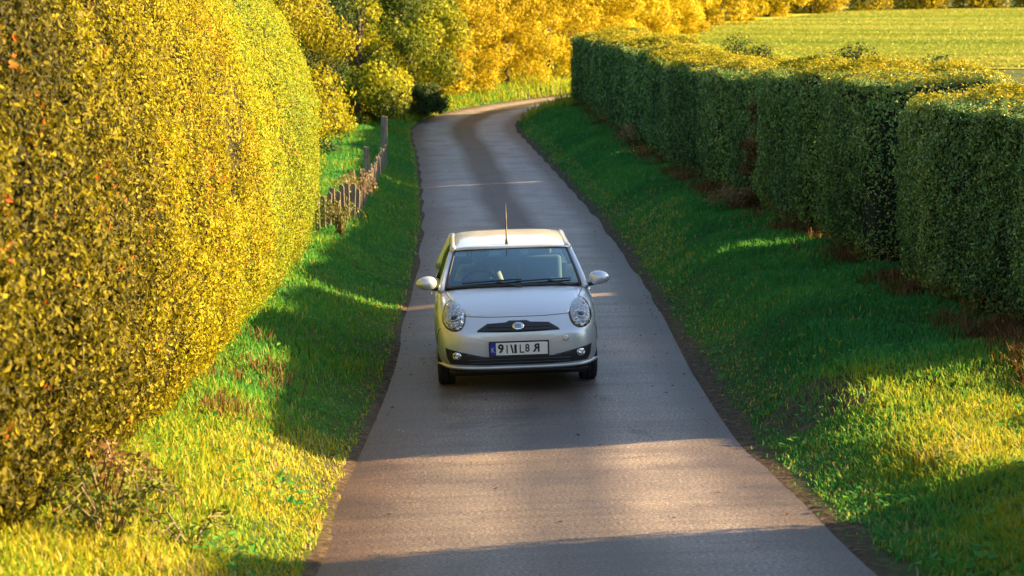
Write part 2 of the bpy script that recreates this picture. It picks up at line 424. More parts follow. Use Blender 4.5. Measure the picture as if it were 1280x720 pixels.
def hedge(name, label, cat, path, prof, side, leafmat, topmat, corecol, leaf, dens, tonefn, toptone, round_end=.5, end_pow=2.6, flute=(.16, 1.5), rough=.10,
          top_from=.82, back_dens=.12, endh=.0, twigs=False, bare_start=0, group=None, depth=.13, tilt=.75, hvar=.08, seed=0):
    """clipped hedge: profile rings [(distance behind the face line, height)] swept along path.
    side=+1 when the face looks towards -x, -1 when towards +x."""
    C = catmull(path, .12)
    seg = np.linalg.norm(np.diff(C, axis=0), axis=1); s = np.concatenate([[0], np.cumsum(seg)]); Ltot = s[-1]
    s2 = np.concatenate([np.linspace(0, round_end, 10)[:-1] ** 1.0, np.arange(round_end, Ltot - round_end, .13), Ltot - np.linspace(0, round_end, 10)[:-1][::-1]])
    s2 = np.unique(np.clip(s2, 0, Ltot))
    Cx = np.interp(s2, s, C[:, 0]); Cy = np.interp(s2, s, C[:, 1])
    T = np.stack([np.gradient(Cx, s2), np.gradient(Cy, s2)], -1); T /= np.linalg.norm(T, axis=1)[:, None]
    inw = np.stack([T[:, 1], -T[:, 0]], -1)                 # pointing away from the road
    if (inw[len(inw) // 2, 0] > 0) != (side > 0): inw = -inw
    pr = catmull(prof, .13)
    pl = np.concatenate([[0], np.cumsum(np.linalg.norm(np.diff(pr, axis=0), axis=1))]); pl /= pl[-1]
    mid = (pr[:, 0].min() + pr[:, 0].max()) / 2; hmax = pr[:, 1].max()
    q = np.clip(np.minimum(s2, Ltot - s2) / round_end, 0, 1)
    sc = (1 - (1 - q) ** end_pow) ** (1 / end_pow)
    off = mid + (pr[None, :, 0] - mid) * np.maximum(sc, .02)[:, None]
    hz = pr[None, :, 1] * (1 - endh * (1 - sc))[:, None]
    gnd = ground_z(Cx + inw[:, 0] * .6, Cy + inw[:, 1] * .6)
    gnd = np.convolve(np.pad(gnd, 20, mode='edge'), np.ones(41) / 41, mode='valid')
    hz = hz * (1 + hvar * 2 * (n2(s2 + seed * 7, s2 * 0 + seed, 2.2, 2) - .5))[:, None]
    X = Cx[:, None] + inw[:, 0:1] * off; Y = Cy[:, None] + inw[:, 1:2] * off; Z = gnd[:, None] - .06 + hz
    V = np.stack([X, Y, Z], -1)
    nr, _ = grid_geom(V)
    nrm = np.pad(nr, ((0, 1), (0, 1), (0, 0)), mode='edge')
    cen = np.stack([Cx + inw[:, 0] * mid, Cy + inw[:, 1] * mid, gnd + hmax * .4], -1)[:, None, :]
    sign = 1.0 if ((nrm * (V - cen)).sum(-1) > 0).mean() > .5 else -1.0
    nrm = nrm * sign
    # vertical flutes left by each plant of the row, and general unevenness
    fl = (n2(s2 + seed * 3.1, s2 * 0 + seed, flute[1], 2) - .5) * 2 * flute[0]
    un = (fbm(V / .55 + seed, 3) - .5) * 2 * rough + (fbm(V / 1.7 + seed * 2, 2) - .5) * 2 * rough * 1.2
    V = V + nrm * (fl[:, None] * np.clip(hz / .6, 0, 1) + un)[..., None]
    root = empty(name, (float(Cx[len(Cx) // 2]), float(Cy[len(Cy) // 2]), float(gnd[len(gnd) // 2])))
    tag(root, label, cat, group)
    o0 = np.array(root.location)
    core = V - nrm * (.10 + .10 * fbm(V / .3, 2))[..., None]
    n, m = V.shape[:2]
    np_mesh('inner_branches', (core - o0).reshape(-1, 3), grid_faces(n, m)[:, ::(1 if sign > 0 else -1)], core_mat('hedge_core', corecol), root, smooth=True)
    pj = (pl[:-1] + pl[1:]) / 2
    hm = (hz[:-1, :-1] + hz[1:, 1:]) / 2
    istop = np.zeros(m - 1, bool); istop[(pr[:-1, 1] + pr[1:, 1]) / 2 > hmax * top_from] = True
    front = (np.arange(m - 1) <= np.argmax(pr[:, 1])) | istop
    D = np.where(front, 1.0, back_dens)[None, :] * np.ones((n - 1, 1))
    qe = ((q[:-1] + q[1:]) / 2 < 1)[:, None]
    D = np.where(qe, np.maximum(D, .8), D) * dens
    if bare_start: D *= np.where((((s2[:-1] + s2[1:]) / 2 < bare_start)[:, None]) & ((((pr[:-1, 1] + pr[1:, 1]) / 2) < hmax * .82)[None, :]), .40, 1.0)
    P, Nn, fi, fj = sample_grid(V, D, sign)
    cl = fbm(P / .16 + seed, 2)
    gap = fbm(P / .75 + 40 + seed, 2)
    dep = (rng.random(len(P)) ** 1.6) * depth - (cl - .5) * .14
    keep = rng.random(len(P)) > np.clip((.38 - gap) * 3.5, 0, .85) + (.40 * (cl < .40) if name == 'beech_hedge' else 0)
    if name == 'beech_hedge':       # two thin places in the leaf wall
        for hc, hr in (((-3.05, 18.9, 2.95), (.8, .42, .50)), ((-2.6, 14.2, 1.0), (.6, .75, .36))):
            dd = (((P - hc) / hr) ** 2).sum(1) + (fbm(P / .2, 2) - .5)
            keep &= (dd > 1) | (rng.random(len(P)) < .16)
    shoot = rng.random(len(P)) < .025
    dep = np.where(shoot, -rng.uniform(.0, .12, len(P)), dep)
    P = P - Nn * dep[:, None]
    it = np.clip(fj.astype(int), 0, m - 2)
    jag = (n2(P[:, 0] + P[:, 1], P[:, 2] * 3, .5, 2) - .5) * .30
    hh_ = (P[:, 2] - np.interp(fi, np.arange(n), gnd)) / hmax
    top = (hh_ > top_from + jag * .35 + rng.normal(0, .03, len(P))) & (Nn[:, 2] > -.3 + jag + rng.normal(0, .3, len(P)))
    sz = leaf * rng.uniform(.65, 1.35, len(P)) * (1 if name != 'beech_hedge' else 1.0 - .22 * sstep(11, 20, P[:, 1]))
    hrel = np.clip((P[:, 2] - np.interp(fi, np.arange(n), gnd)) / hmax, 0, 1)
    sa = np.interp(fi, np.arange(n), s2)
    tn = tonefn(P, hrel, sa, rng.random(len(P)))
    a = keep & ~top; b = keep & top
    if b.sum() <= 4000: a, b = keep, b & False
    leaves_obj('leaf_face', P[a] - o0, Nn[a], sz[a], tn[a], leafmat, root, tilt=tilt)
    if b.sum() > 4000:
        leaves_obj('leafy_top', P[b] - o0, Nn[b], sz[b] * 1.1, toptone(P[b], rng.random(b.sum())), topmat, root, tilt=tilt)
    if twigs:
        bm = bmesh.new()
        for k in range(int(Ltot / .5)):
            ii = random.randrange(n); px, py = V[ii, 2, 0], V[ii, 2, 1]
            b0 = Vector((px + inw[ii, 0] * .1, py + inw[ii, 1] * .1, gnd[ii] - .05)) - Vector(o0)
            tubes(bm, [b0, b0 + Vector((random.uniform(-.15, .15), random.uniform(-.15, .15), .45)), b0 + Vector((random.uniform(-.2, .2) - inw[ii, 0] * .1, random.uniform(-.25, .25), random.uniform(.7, 1.1)))],
                  [random.uniform(.012, .03), .012, .004], 5)
        bm_obj('stems', bm, TWIG, root)
    return root

# left tall beech hedge ---------------------------------------------------
LEFT_PROF = [(.30, 0), (.12, .35), (.02, .9), (0, 1.5), (.10, 2.4), (.45, 3.4), (1.0, 4.3), (1.7, 5.0), (2.5, 5.35), (3.4, 5.2), (4.2, 4.4), (4.7, 3.0), (4.9, 1.5), (4.9, 0)]
LEFT_RAMP = [(0, (.012, .022, .006)), (.12, (.036, .038, .006)), (.25, (.10, .092, .007)), (.45, (.255, .235, .007)), (.62, (.35, .335, .008)), (.8, (.26, .33, .018)), (.92, (.17, .26, .03)), (.97, (.42, .12, .02)), (1, (.40, .07, .02))]
m_left = leaf_mat('autumn_beech_leaf', LEFT_RAMP, trans=.3)
def tone_left(P, h, s, r):
    y = P[:, 1]
    big = fbm(P / 1.3 + 3, 2) - .5
    t = .34 + .24 * sstep(11, 19, y + big * 5) + .24 * sstep(18, 21.5, y + big * 4 - (P[:, 2] - 2) * .5)  # near end toned darker for its weaker sun, on top of real leaf colours
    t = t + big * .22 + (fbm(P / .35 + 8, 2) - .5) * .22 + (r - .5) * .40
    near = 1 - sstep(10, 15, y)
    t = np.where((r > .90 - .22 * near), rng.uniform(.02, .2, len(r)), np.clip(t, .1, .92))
    rust = (fbm(P / .45 + 70, 2) > .70) & (rng.random(len(r)) < .12)
    return np.where(rust, rng.uniform(.95, 1, len(r)), t)
hedge('beech_hedge', 'tall yellow-leaved hedge with a rounded end beside the left verge', 'hedge',
      [(-2.45, 3), (-2.5, 9.7), (-2.6, 13), (-2.72, 16), (-2.78, 20), (-2.85, 25), (-2.92, 28.6)], LEFT_PROF, -1,
      m_left, m_left, (.022, .022, .007), .047, 3900, tone_left, lambda P, r: .45 + (r - .5) * .4, round_end=2.2, end_pow=2.2, flute=(.14, 2.4), rough=.12, endh=.10, top_from=.93, depth=.2, tilt=.8, seed=1)

# right clipped hedges ---------------------------------------------------
RP = lambda h, w: [(.22, 0), (.06, .25), (0, .7), (.0, 1.3), (.0, h - .22), (.04, h - .06), (.15, h), (w * .5, h + .10), (w - .3, h + .02), (w - .05, h - .25), (w, h - .9), (w, 0)]
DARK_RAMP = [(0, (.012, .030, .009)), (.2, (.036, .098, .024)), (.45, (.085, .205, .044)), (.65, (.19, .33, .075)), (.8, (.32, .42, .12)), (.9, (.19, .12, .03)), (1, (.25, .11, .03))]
TOP_RAMP = [(0, (.07, .10, .012)), (.3, (.20, .22, .015)), (.6, (.42, .38, .02)), (.85, (.54, .44, .04)), (1, (.50, .28, .05))]  # top leaves: sunlit gold put into the colour, besides yellow new growth
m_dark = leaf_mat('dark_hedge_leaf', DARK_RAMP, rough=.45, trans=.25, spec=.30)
m_top = leaf_mat('sun_painted_new_growth', TOP_RAMP, trans=.35)
def tone_dark(bias):
    def fn(P, h, s, r):
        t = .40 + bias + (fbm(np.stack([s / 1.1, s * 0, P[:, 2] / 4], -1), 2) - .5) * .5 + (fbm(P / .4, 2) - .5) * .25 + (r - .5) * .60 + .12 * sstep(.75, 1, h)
        low = rng.random(len(r)) < .5 * (1 - sstep(.0, .16, h))
        return np.where(low, rng.uniform(.82, 1, len(r)), np.clip(t, 0, .82))
    return fn
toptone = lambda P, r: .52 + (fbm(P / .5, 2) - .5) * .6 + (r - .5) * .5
def rh(label, path, h, w, bias, leaf, dens, seed, **kw):
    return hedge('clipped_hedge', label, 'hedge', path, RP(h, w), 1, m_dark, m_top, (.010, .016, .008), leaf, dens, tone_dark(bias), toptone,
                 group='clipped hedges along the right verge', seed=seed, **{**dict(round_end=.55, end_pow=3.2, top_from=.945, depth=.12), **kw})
rh('dark clipped hedge section nearest the camera at the right, behind the sunlit grass patch', [(4.86, 16.25), (4.78, 17.2), (4.64, 18.8), (4.50, 21.0)], 2.22, 2.2, .02, .042, 2900, 2, flute=(.14, 1.2))
rh('dark hedge section with yellow top beside the deep black gap', [(4.42, 21.95), (4.34, 23), (4.22, 25.05)], 2.42, 2.2, .03, .042, 2800, 3, flute=(.18, 1.1), bare_start=.45, endh=.12)
hedge('gap_backing_hedge', 'added sparse hedge backing that keeps the deep gap dark', 'hedge', [(5.75, 20.5), (5.62, 22.7)], [(.1, 0), (0, .8), (.05, 1.7), (.4, 1.95), (.8, 1.8), (.9, .8), (.9, 0)], 1,
      m_dark, m_dark, (.008, .010, .006), .045, 500, tone_dark(-.1), toptone, round_end=.3, top_from=2, seed=21)  # backing added to block the sun and darken the gap
rh('short hedge section with a brown dead seam at its far end', [(4.21, 25.38), (4.10, 27), (3.98, 29.1)], 2.33, 2.2, .0, .045, 2600, 4, flute=(.10, 1.0))
rh('long mid-distance hedge section running behind the brown seam', [(3.97, 29.15), (3.72, 33), (3.42, 37), (3.12, 41.88)], 2.22, 2.1, -.04, .055, 1900, 5, flute=(.20, 1.3))
rh('farthest hedge section ending in a rounded nose at the road bend', [(3.09, 42.25), (2.85, 47), (2.55, 53), (2.25, 58), (2.06, 60.6), (2.30, 62.8), (3.3, 65.2)], 2.36, 2.3, -.02, .07, 1250, 6, flute=(.24, 1.6), round_end=1.0, end_pow=2.2)  # path carried on past the nose to shade the far road
rh('added low hedge shading the bend, hidden behind the nose of the farthest section', [(3.6, 65.3), (5.6, 67.6), (8.6, 69.8)], 1.25, 1.4, -.02, .09, 420, 8, round_end=.6)  # nearly unseen, added to shade the road at the bend
# hedge beyond the right edge of the frame: a gateway, a low stretch, then full height again
hedge('low_hedge', 'knee-high bushy hedge stretch in the field gap at the right', 'hedge', [(4.72, 11.9), (4.70, 13.2), (4.75, 14.5)], [(.2, 0), (.05, .14), (.1, .25), (.35, .34), (.8, .38), (1.1, .24), (1.2, 0)], 1,
      m_dark, m_dark, (.012, .02, .01), .045, 1500, tone_dark(.05), toptone, round_end=.7, endh=.3, top_from=2, hvar=.1, seed=11, rough=.04, depth=.06, flute=(.02, 1.0))
rh('tall hedge beside the near foreground casting shadow on the tarmac', [(4.75, -8), (4.75, 0), (4.72, 6), (4.72, 12.3)], 2.4, 1.8, .0, .06, 420, 9, back_dens=.3)

# ------------------------------------------------------------------ trees
def limb_path(a, b, bend, n=5):
    a, b = Vector(a), Vector(b); v = Vector((random.uniform(-1, 1), random.uniform(-1, 1), random.uniform(-.3, .6))) * bend
    return [a.lerp(b, t) + v * math.sin(math.pi * t) for t in [k / (n - 1) for k in range(n)]]

def crown_points(n, h0, h1, rx, ry, nclump, cr, shape=1.0, lean=(0, 0)):
    """clumps of leaves through an uneven ellipsoid"""
    c = []
    while len(c) < nclump:
        p = rng.uniform(-1, 1, 3); r = np.linalg.norm(p)
        if r < 1 and r > .25 * rng.random(): c.append(p)
    c = np.array(c)
    taper = 1 - .45 * shape * sstep(.0, 1, c[:, 2])
    ctr = np.stack([c[:, 0] * rx * taper + lean[0] * (c[:, 2] + 1), c[:, 1] * ry * taper + lean[1] * (c[:, 2] + 1), (h0 + h1) / 2 + c[:, 2] * (h1 - h0) / 2], -1)
    rad = cr * rng.uniform(.6, 1.35, nclump)
    k = rng.choice(nclump, n, p=rad ** 2 / (rad ** 2).sum())
    d = rng.normal(size=(n, 3)); d /= np.linalg.norm(d, axis=1)[:, None]
    rr = rng.random(n) ** .33
    P = ctr[k] + d * (rad[k] * rr)[:, None] * [1, 1, .8]
    P[:, 2] = np.maximum(P[:, 2], .02 + .25 * rng.random(n))
    Nn = d * .8 + (P - np.array([0, 0, (h0 + h1) / 2])) / (np.array([rx, ry, (h1 - h0) / 2])) * .6 + [0, 0, .2]
    Nn /= np.linalg.norm(Nn, axis=1)[:, None]
    ck = rng.random(nclump)[k]
    return P, Nn, ck, ctr

def tree(name, label, cat, x, y, h, rx, ry, mat, n, leaf, tone, nclump=40, cr=None, h0=.2, trunk_r=.14, group=None, shape=1.0, lean=(0, 0), spread=.3):
    root = empty(name, (x, y, gz(x, y) - .05)); tag(root, label, cat, group)
    P, Nn, ck, ctr = crown_points(n, h0, h, rx, ry, nclump, cr or (rx + ry) * .17, shape, lean)
    tn = tone + (ck - .5) * spread + rng.normal(0, .09, n) + (fbm(P / .6 + x, 2) - .5) * .25
    sz = leaf * rng.uniform(.6, 1.4, n)
    bm = bmesh.new()
    tubes(bm, limb_path((0, 0, -.1), (lean[0], lean[1], h * .86), .12 * rx, 7), [trunk_r * (1.15 - k / 6.4) for k in range(7)], 8)
    for k in range(7):
        t = .2 + .6 * k / 7; c = Vector(ctr[rng.integers(len(ctr))])
        if c.z < h * .15: c.z += h * .3
        a = Vector((lean[0] * t, lean[1] * t, max(.15, min(c.z * .7, h * .8 * t))))
        tubes(bm, limb_path(a, c, .15), [trunk_r * .45, trunk_r * .36, trunk_r * .27, trunk_r * .18, trunk_r * .08], 6)
    bm_obj('trunk', bm, BARK, root)
    leaves_obj('crown', P, Nn, sz, tn, mat, root, tilt=.7)
    return root

GOLD = [(0, (.06, .058, .008)), (.2, (.18, .145, .010)), (.45, (.39, .31, .012)), (.7, (.53, .43, .018)), (1, (.56, .50, .03))]
LIME = [(0, (.015, .032, .008)), (.25, (.045, .080, .010)), (.5, (.16, .20, .012)), (.75, (.36, .37, .014)), (1, (.44, .44, .03))]
DEEP = [(0, (.010, .020, .010)), (.4, (.025, .055, .018)), (.75, (.07, .11, .022)), (1, (.22, .22, .03))]
m_gold = leaf_mat('golden_leaf', GOLD, trans=.35); m_lime = leaf_mat('yellow_green_leaf', LIME, trans=.3); m_deep = leaf_mat('dark_green_leaf', DEEP, trans=.2)

# second, higher hedge-tree just behind the left hedge
tree('beech_tree', 'tall golden beech rising just behind the rounded end of the yellow hedge', 'tree', -5.0, 33.0, 7.2, 1.9, 2.2, m_left, 46000, .085, .42, 76, .75, -.4, .2, spread=.4, shape=.4)
tree('holly_tree', 'dark green tree filling the gap behind the golden beech', 'tree', -5.6, 45.0, 9.0, 1.9, 2.0, m_deep, 30000, .10, .45, 60, .8, -.4, .2, shape=.3)
tree('hazel_bush', 'yellow-green leafy bush above the weathered fence post', 'tree', -4.9, 55.5, 6.6, 2.1, 1.8, m_lime, 30000, .12, .54, 62, .62, -.8, .12, shape=.5, spread=.7)
tree('hawthorn_bush', 'bright yellow-green bush arching over the verge left of the road bend', 'tree', -3.6, 63.6, 6.4, 1.9, 1.6, m_lime, 30000, .13, .60, 60, .62, -.8, .12, shape=.5, spread=.6)
tree('laurel_bush', 'low dark evergreen bush under the yellow-green bushes', 'bush', -4.0, 61.3, 1.3, 1.9, .7, m_deep, 12000, .09, .52, 34, .38, .1, .05)
tree('hedge_maple', 'low spreading yellow-green bush closing the gap under the leafy trees behind the fence post', 'bush', -5.3, 57.0, 3.0, 1.9, 1.1, m_lime, 20000, .11, .60, 50, .5, -.5, .06, spread=.6, shape=.4)
tree('broom_bush', 'small bright yellow bush on the grass behind the palings', 'bush', -5.2, 50.5, 1.2, .65, .6, m_lime, 4200, .07, .85, 16, .28, .05, .04)
far = [(-4.4, 70.0, 7.4, 2.0, .58, 'golden tree rising behind the yellow-green bushes'), (-2.0, 69.5, 7.2, 1.7, .50, 'bronze-gold tree just left of the road bend, browner low down'), (-.2, 74.0, 7.6, 1.8, .60, 'golden tree directly beyond the road bend'),
       (1.7, 78.5, 8.2, 1.9, .68, 'bright amber tree behind the far end of the right hedge'), (3.7, 82.5, 8.0, 1.8, .66, 'amber tree over the rounded nose of the farthest hedge'),
       (5.2, 88.5, 8.4, 1.9, .62, 'second golden tree over the farthest hedge section'), (6.6, 95, 8.6, 2.0, .64, 'golden tree whose foot shows at the field corner'),
       (8.2, 103, 8.6, 2.1, .60, 'golden tree with dark gaps at its foot beside the field'), (9.8, 112, 8.8, 2.2, .62, 'slim golden tree along the field edge'),
       (11.4, 121, 8.8, 2.2, .58, 'last large golden tree before the field edge turns right')]
for x, y, h, r, t, lb in far:
    tree('golden_tree', lb, 'tree', x, y, h, r * 1.25, r * 1.6, m_gold, 30000, .15 * (y / 85), .5 * t + .30, 170, r * .30, -.3, .12, group='golden trees beyond the bend', shape=.15, spread=.30)
fe = [(14.5, 133), (18, 143), (22, 153), (27, 162), (33, 167), (39, 170.5), (45, 173.5), (52, 176), (58, 178)]
names = ['first', 'second', 'third', 'fourth', 'fifth', 'sixth', 'seventh', 'eighth', 'ninth']
for i, (x, y) in enumerate(fe):
    tree('field_edge_tree', f'{names[i]} golden tree from the left along the far top edge of the field', 'tree', x, y, 8.5, 3.4, 2.6, m_gold, 12000, .32, .60 if i % 3 else .50, 110, 1.1, -.8, .2,
         group='golden trees on the far field edge', shape=.3)
# scrub behind the right hedge
for x, y, h, r, lb, t in [(6.25, 47, 2.5, 1.25, 'dark green bush poking up behind the farthest hedge top', .5), (6.35, 33.0, 2.5, 1.2, 'wide dark bush behind the yellow top of the middle hedge', .45), (7.1, 29.0, 2.3, 1.0, 'rusty-edged low bush behind the hedge at the deep gap', .62)]:
    tree('field_bush', lb, 'bush', x, y, h, r, r * .7, m_deep, 12000, .06, t, 34, r * .3, .1, .06, group='bushes on the field side of the hedge')

# ------------------------------------------------------------------ field
def field():
    far_x = lambda y: 4.5 + (y - 84) * .18
    u = np.linspace(0, 1, 60); v = np.linspace(0, 1, 90)
    Y = 84 + v * 96
    V = []
    for yy in Y:
        x0 = 2.6 + max(0, yy - 84) * .137 if yy < 125 else 8.2 + (yy - 125) * .45
        X = x0 + u * (150 - x0)
        V.append(np.stack([X, np.full_like(X, yy), zprof(np.full_like(X, yy)) + .40 + .02 * 0], -1))
    V = np.array(V)
    # ground of the field follows the terrain
    zz = ground_z(V[..., 0].ravel(), V[..., 1].ravel()).reshape(V.shape[:2]) + .03
    V[..., 2] = zz
    m, nt, N, L = mat_new('crop_field')
    tc = N.new('ShaderNodeTexCoord')
    mp = N.new('ShaderNodeMapping'); mp.inputs['Scale'].default_value = (.03, .50, .2); mp.inputs['Rotation'].default_value = (0, 0, R(4)); L.new(tc.outputs['Object'], mp.inputs[0])
    n = N.new('ShaderNodeTexNoise'); n.inputs['Scale'].default_value = 1; n.inputs['Detail'].default_value = 6; L.new(mp.outputs[0], n.inputs['Vector'])
    cr = ramp(nt, [(.32, (.14, .23, .03)), (.45, (.27, .33, .04)), (.55, (.38, .39, .055)), (.68, (.47, .43, .08))]); L.new(n.outputs[0], cr.inputs[0])
    p = N.new('ShaderNodeBsdfPrincipled'); p.inputs['Roughness'].default_value = .9; p.inputs['Specular IOR Level'].default_value = .1; L.new(cr.outputs[0], p.inputs['Base Color'])
    b = N.new('ShaderNodeBump'); b.inputs['Strength'].default_value = .5; b.inputs['Distance'].default_value = .2; L.new(n.outputs[0], b.inputs['Height']); L.new(b.outputs[0], p.inputs['Normal'])
    o = N.new('ShaderNodeOutputMaterial'); L.new(p.outputs[0], o.inputs[0])
    f = np_mesh('field', V.reshape(-1, 3), grid_faces(len(Y), len(u))[:, ::-1], m, smooth=True)
    tag(f, 'pale green sunlit crop field sloping up behind the right hedge', 'field', kind='structure')
    # crop tufts in drilled rows
    n = 170000
    y = 84.5 + 94 * rng.random(n) ** 1.25
    row = np.round((y) / .62) * .62 + rng.normal(0, .07, n)
    x0 = np.where(row < 125, 5.8 + np.maximum(0, row - 84) * .19, 11.0 + (row - 125) * .52)
    x = x0 + rng.random(n) * np.maximum(1, row * .34 + 2 - x0)
    skew = row + (x - 20) * .07
    z = ground_z(x, skew) + .02
    P = np.stack([x, skew, z + .10], -1)
    size = .21 * rng.uniform(.7, 1.4, n)
    up = np.tile([-.1, -.5, .8], (n, 1)) + rng.normal(0, .2, (n, 3))
    tn = .52 + (n2(x * .08, skew, 2.2, 2) - .5) * .9 + rng.normal(0, .10, n)
    mc = leaf_mat('crop_blade', [(0, (.16, .25, .03)), (.4, (.28, .36, .04)), (.7, (.42, .44, .06)), (1, (.50, .46, .10))], trans=.3)
    c = leaves_obj('crop', P, up / np.linalg.norm(up, axis=1)[:, None], size, tn, mc, None, tilt=.4, droop=-.8)
    tag(c, 'rows of young pale green crop covering the sloping field', 'crop', kind='stuff')
field()

# ------------------------------------------------------------------ grass
def blades(P, h, w, lean, tone, mat, name, parent=None):
    n = len(P)
    a = rng.random(n) * 2 * math.pi
    side = np.stack([np.cos(a), np.sin(a), np.zeros(n)], -1)
    ld = np.stack([-np.sin(a), np.cos(a), np.zeros(n)], -1) * lean[:, None]
    up = np.array([0, 0, 1.0])
    A = P - side * (w * .5)[:, None]; B = P + side * (w * .5)[:, None]
    m1 = P + up * (h * .55)[:, None] + ld * (h * .30)[:, None]
    Cc = m1 + side * (w * .42)[:, None]; D = m1 - side * (w * .42)[:, None]
    E = P + up * (h * (1 - .25 * np.abs(lean)))[:, None] + ld * (h * .95)[:, None]
    V = np.stack([A, B, Cc, D, E], 1).reshape(-1, 3)
    i = np.arange(n)[:, None] * 5
    F = np.concatenate([i + [0, 1, 2], i + [0, 2, 3], i + [3, 2, 4]], 1).reshape(-1, 3)
    return np_mesh(name, V, F, mat, parent, tone=np.repeat(np.clip(tone, 0, 1), 5))

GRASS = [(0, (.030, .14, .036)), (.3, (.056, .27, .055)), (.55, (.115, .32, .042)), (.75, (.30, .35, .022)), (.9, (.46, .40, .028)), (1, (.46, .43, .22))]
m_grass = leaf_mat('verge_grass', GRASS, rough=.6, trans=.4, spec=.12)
DRY = [(0, (.05, .025, .010)), (.4, (.13, .065, .022)), (.7, (.24, .14, .05)), (1, (.38, .28, .14))]
m_dry = leaf_mat('dry_stalk', DRY, rough=.7, trans=.3, spec=.2)

def scatter(n, xr, yr, power=1.0):
    return rng.uniform(*xr, n), yr[0] + (yr[1] - yr[0]) * rng.random(n) ** power

RFX = np.array([4.75, 4.78, 4.62, 4.45, 4.1, 3.35, 2.9, 2.5, 2.1, 2.1]); RFY = np.array([3, 15.9, 18.6, 21.7, 27.6, 38, 47, 55, 60.5, 61])
LFX = np.array([-2.45, -2.6, -2.78, -2.92, -6.8, -6.8]); LFY = np.array([3, 13, 20, 28.4, 29.5, 90])

def verge_grass():
    Ps, hs, ws, ls, ts = [], [], [], [], []
    for side, n in ((1, 400000), (-1, 330000)):
        if side > 0: x, y = scatter(n, (0, 5.3), (8.2, 76), 1.7)
        else: x, y = scatter(n, (-7, 0), (8.2, 76), 1.6)
        z, lat, arc = ground_z(x, y, True)
        e = np.abs(lat) - HALF
        ok = (e > -.02) & (np.sign(lat) == side)
        if side > 0: ok &= (x < np.interp(y, RFY, RFX) + .35) | (y > 61)
        else: ok &= x > np.interp(y, LFY, LFX) - .35
        ragged = n2(x, y, .45, 2, 2)
        bare = np.where(lat > 0, .24, .07) * (ragged + .25)
        ok &= (e > bare) | (rng.random(n) < .10 * sstep(-.05, .25, e))
        patch = np.hypot(x - 2.75, (y - 15.6) * .6) + (n2(x, y, .35, 2, 3) - .5) * .5
        if side > 0: ok &= (patch > .42) | (rng.random(n) < .25)
        x, y, z, e, lat = x[ok], y[ok], z[ok], e[ok], lat[ok]
        k = len(x)
        tall = n2(x, y, .8, 2, 4)
        h = (.035 + .080 * tall) * rng.uniform(.6, 1.4, k) * (.6 + .6 * sstep(.1, 1.1, e)) * (1 + .35 * sstep(25, 60, y))
        if side < 0: h *= 1.15
        w = .0075 * (1 + y / 20) * rng.uniform(.7, 1.3, k)
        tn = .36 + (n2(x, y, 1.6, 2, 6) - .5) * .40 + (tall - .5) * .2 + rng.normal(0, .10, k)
        if side < 0: tn = tn + .08 + .27 * (1 - sstep(15.5, 18, y + (n2(x, y, 1.2, 2, 8) - .5) * 3))  # near left band yellowed: sunlight put into the blade colour
        else: tn = tn - .07 + .44 * (1 - sstep(15.8, 17.2, y + (n2(x, y, 1.2, 2, 8) - .5) * 2)) * sstep(2.2, 3.2, x)  # sunlit patch on the right painted yellower in the blade tone
        dry = rng.random(k) < .015 + .05 * (n2(x, y, .7, 2, 12) > .62)
        tn = np.where(dry, rng.uniform(.8, 1, k), tn)
        # pale seeded patches
        if side > 0:
            pale = (np.hypot((x - 2.45) / .45, (y - 29.5) / 3.5) + (n2(x, y, .5, 2, 14) - .5) * 2.2 < .9) & (rng.random(k) < .22)
            edge = (e < .55) & (rng.random(k) < .12)
        else:
            pale = (np.hypot((x + 1.75) / .35, (y - 14.2) / 1.6) < 1) & (rng.random(k) < .35)
            edge = (e < .15) & (rng.random(k) < .2)
        tn = np.where(pale | edge, rng.uniform(.85, 1, k), tn)
        Ps.append(np.stack([x, y, z - .01], -1)); hs.append(h); ws.append(w); ls.append(rng.uniform(.1, .9, k)); ts.append(tn)
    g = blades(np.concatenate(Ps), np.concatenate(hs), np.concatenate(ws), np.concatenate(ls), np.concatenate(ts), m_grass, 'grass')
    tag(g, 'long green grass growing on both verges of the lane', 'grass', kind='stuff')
    # broad-leaved weeds lying among the grass
    n = 9000
    x = np.concatenate([rng.uniform(-3.0, -1.2, n // 2), rng.uniform(1.9, 4.6, n // 2)]); y = 9 + 34 * rng.random(n) ** 1.5
    z, lat, arc = ground_z(x, y, True)
    ok = (np.abs(lat) > HALF + .12) & (n2(x, y, .6, 2, 41) > .56)
    ok &= (x < np.interp(y, RFY, RFX) + .1) & (x > np.interp(y, LFY, LFX) - .1)
    x, y, z = x[ok], y[ok], z[ok]; k = len(x)
    wd = leaves_obj('weeds', np.stack([x, y, z + rng.uniform(.01, .09, k)], -1), np.tile([0, 0, 1.0], (k, 1)), rng.uniform(.04, .10, k), rng.uniform(.15, .62, k), m_grass, None, tilt=.5)
    tag(wd, 'low broad-leaved weeds among the verge grass', 'weeds', kind='stuff')
    # lush grass beyond the bend and behind the fence up to the bushes
    n = 60000
    x = rng.uniform(-9, 14, n); y = rng.uniform(60, 100, n)
    z, lat, arc = ground_z(x, y, True)
    ok = (np.abs(lat) > HALF + .1) & ((lat < 0) | (y < 66))
    x, y, z = x[ok], y[ok], z[ok]; k = len(x)
    g2 = blades(np.stack([x, y, z - .02], -1), rng.uniform(.15, .5, k), rng.uniform(.03, .06, k), rng.uniform(.1, .9, k), .74 + rng.normal(0, .1, k), m_grass, 'tall_grass')
    tag(g2, 'rank yellow-green grass at the foot of the golden trees', 'grass', kind='stuff')
    # dry brown growth at the hedge feet
    Ps, hs = [], []
    n = 42000
    y = 9 + 52 * rng.random(n) ** 1.5
    x = np.interp(y, RFY, RFX) - rng.normal(-.02, .20, n) + .05
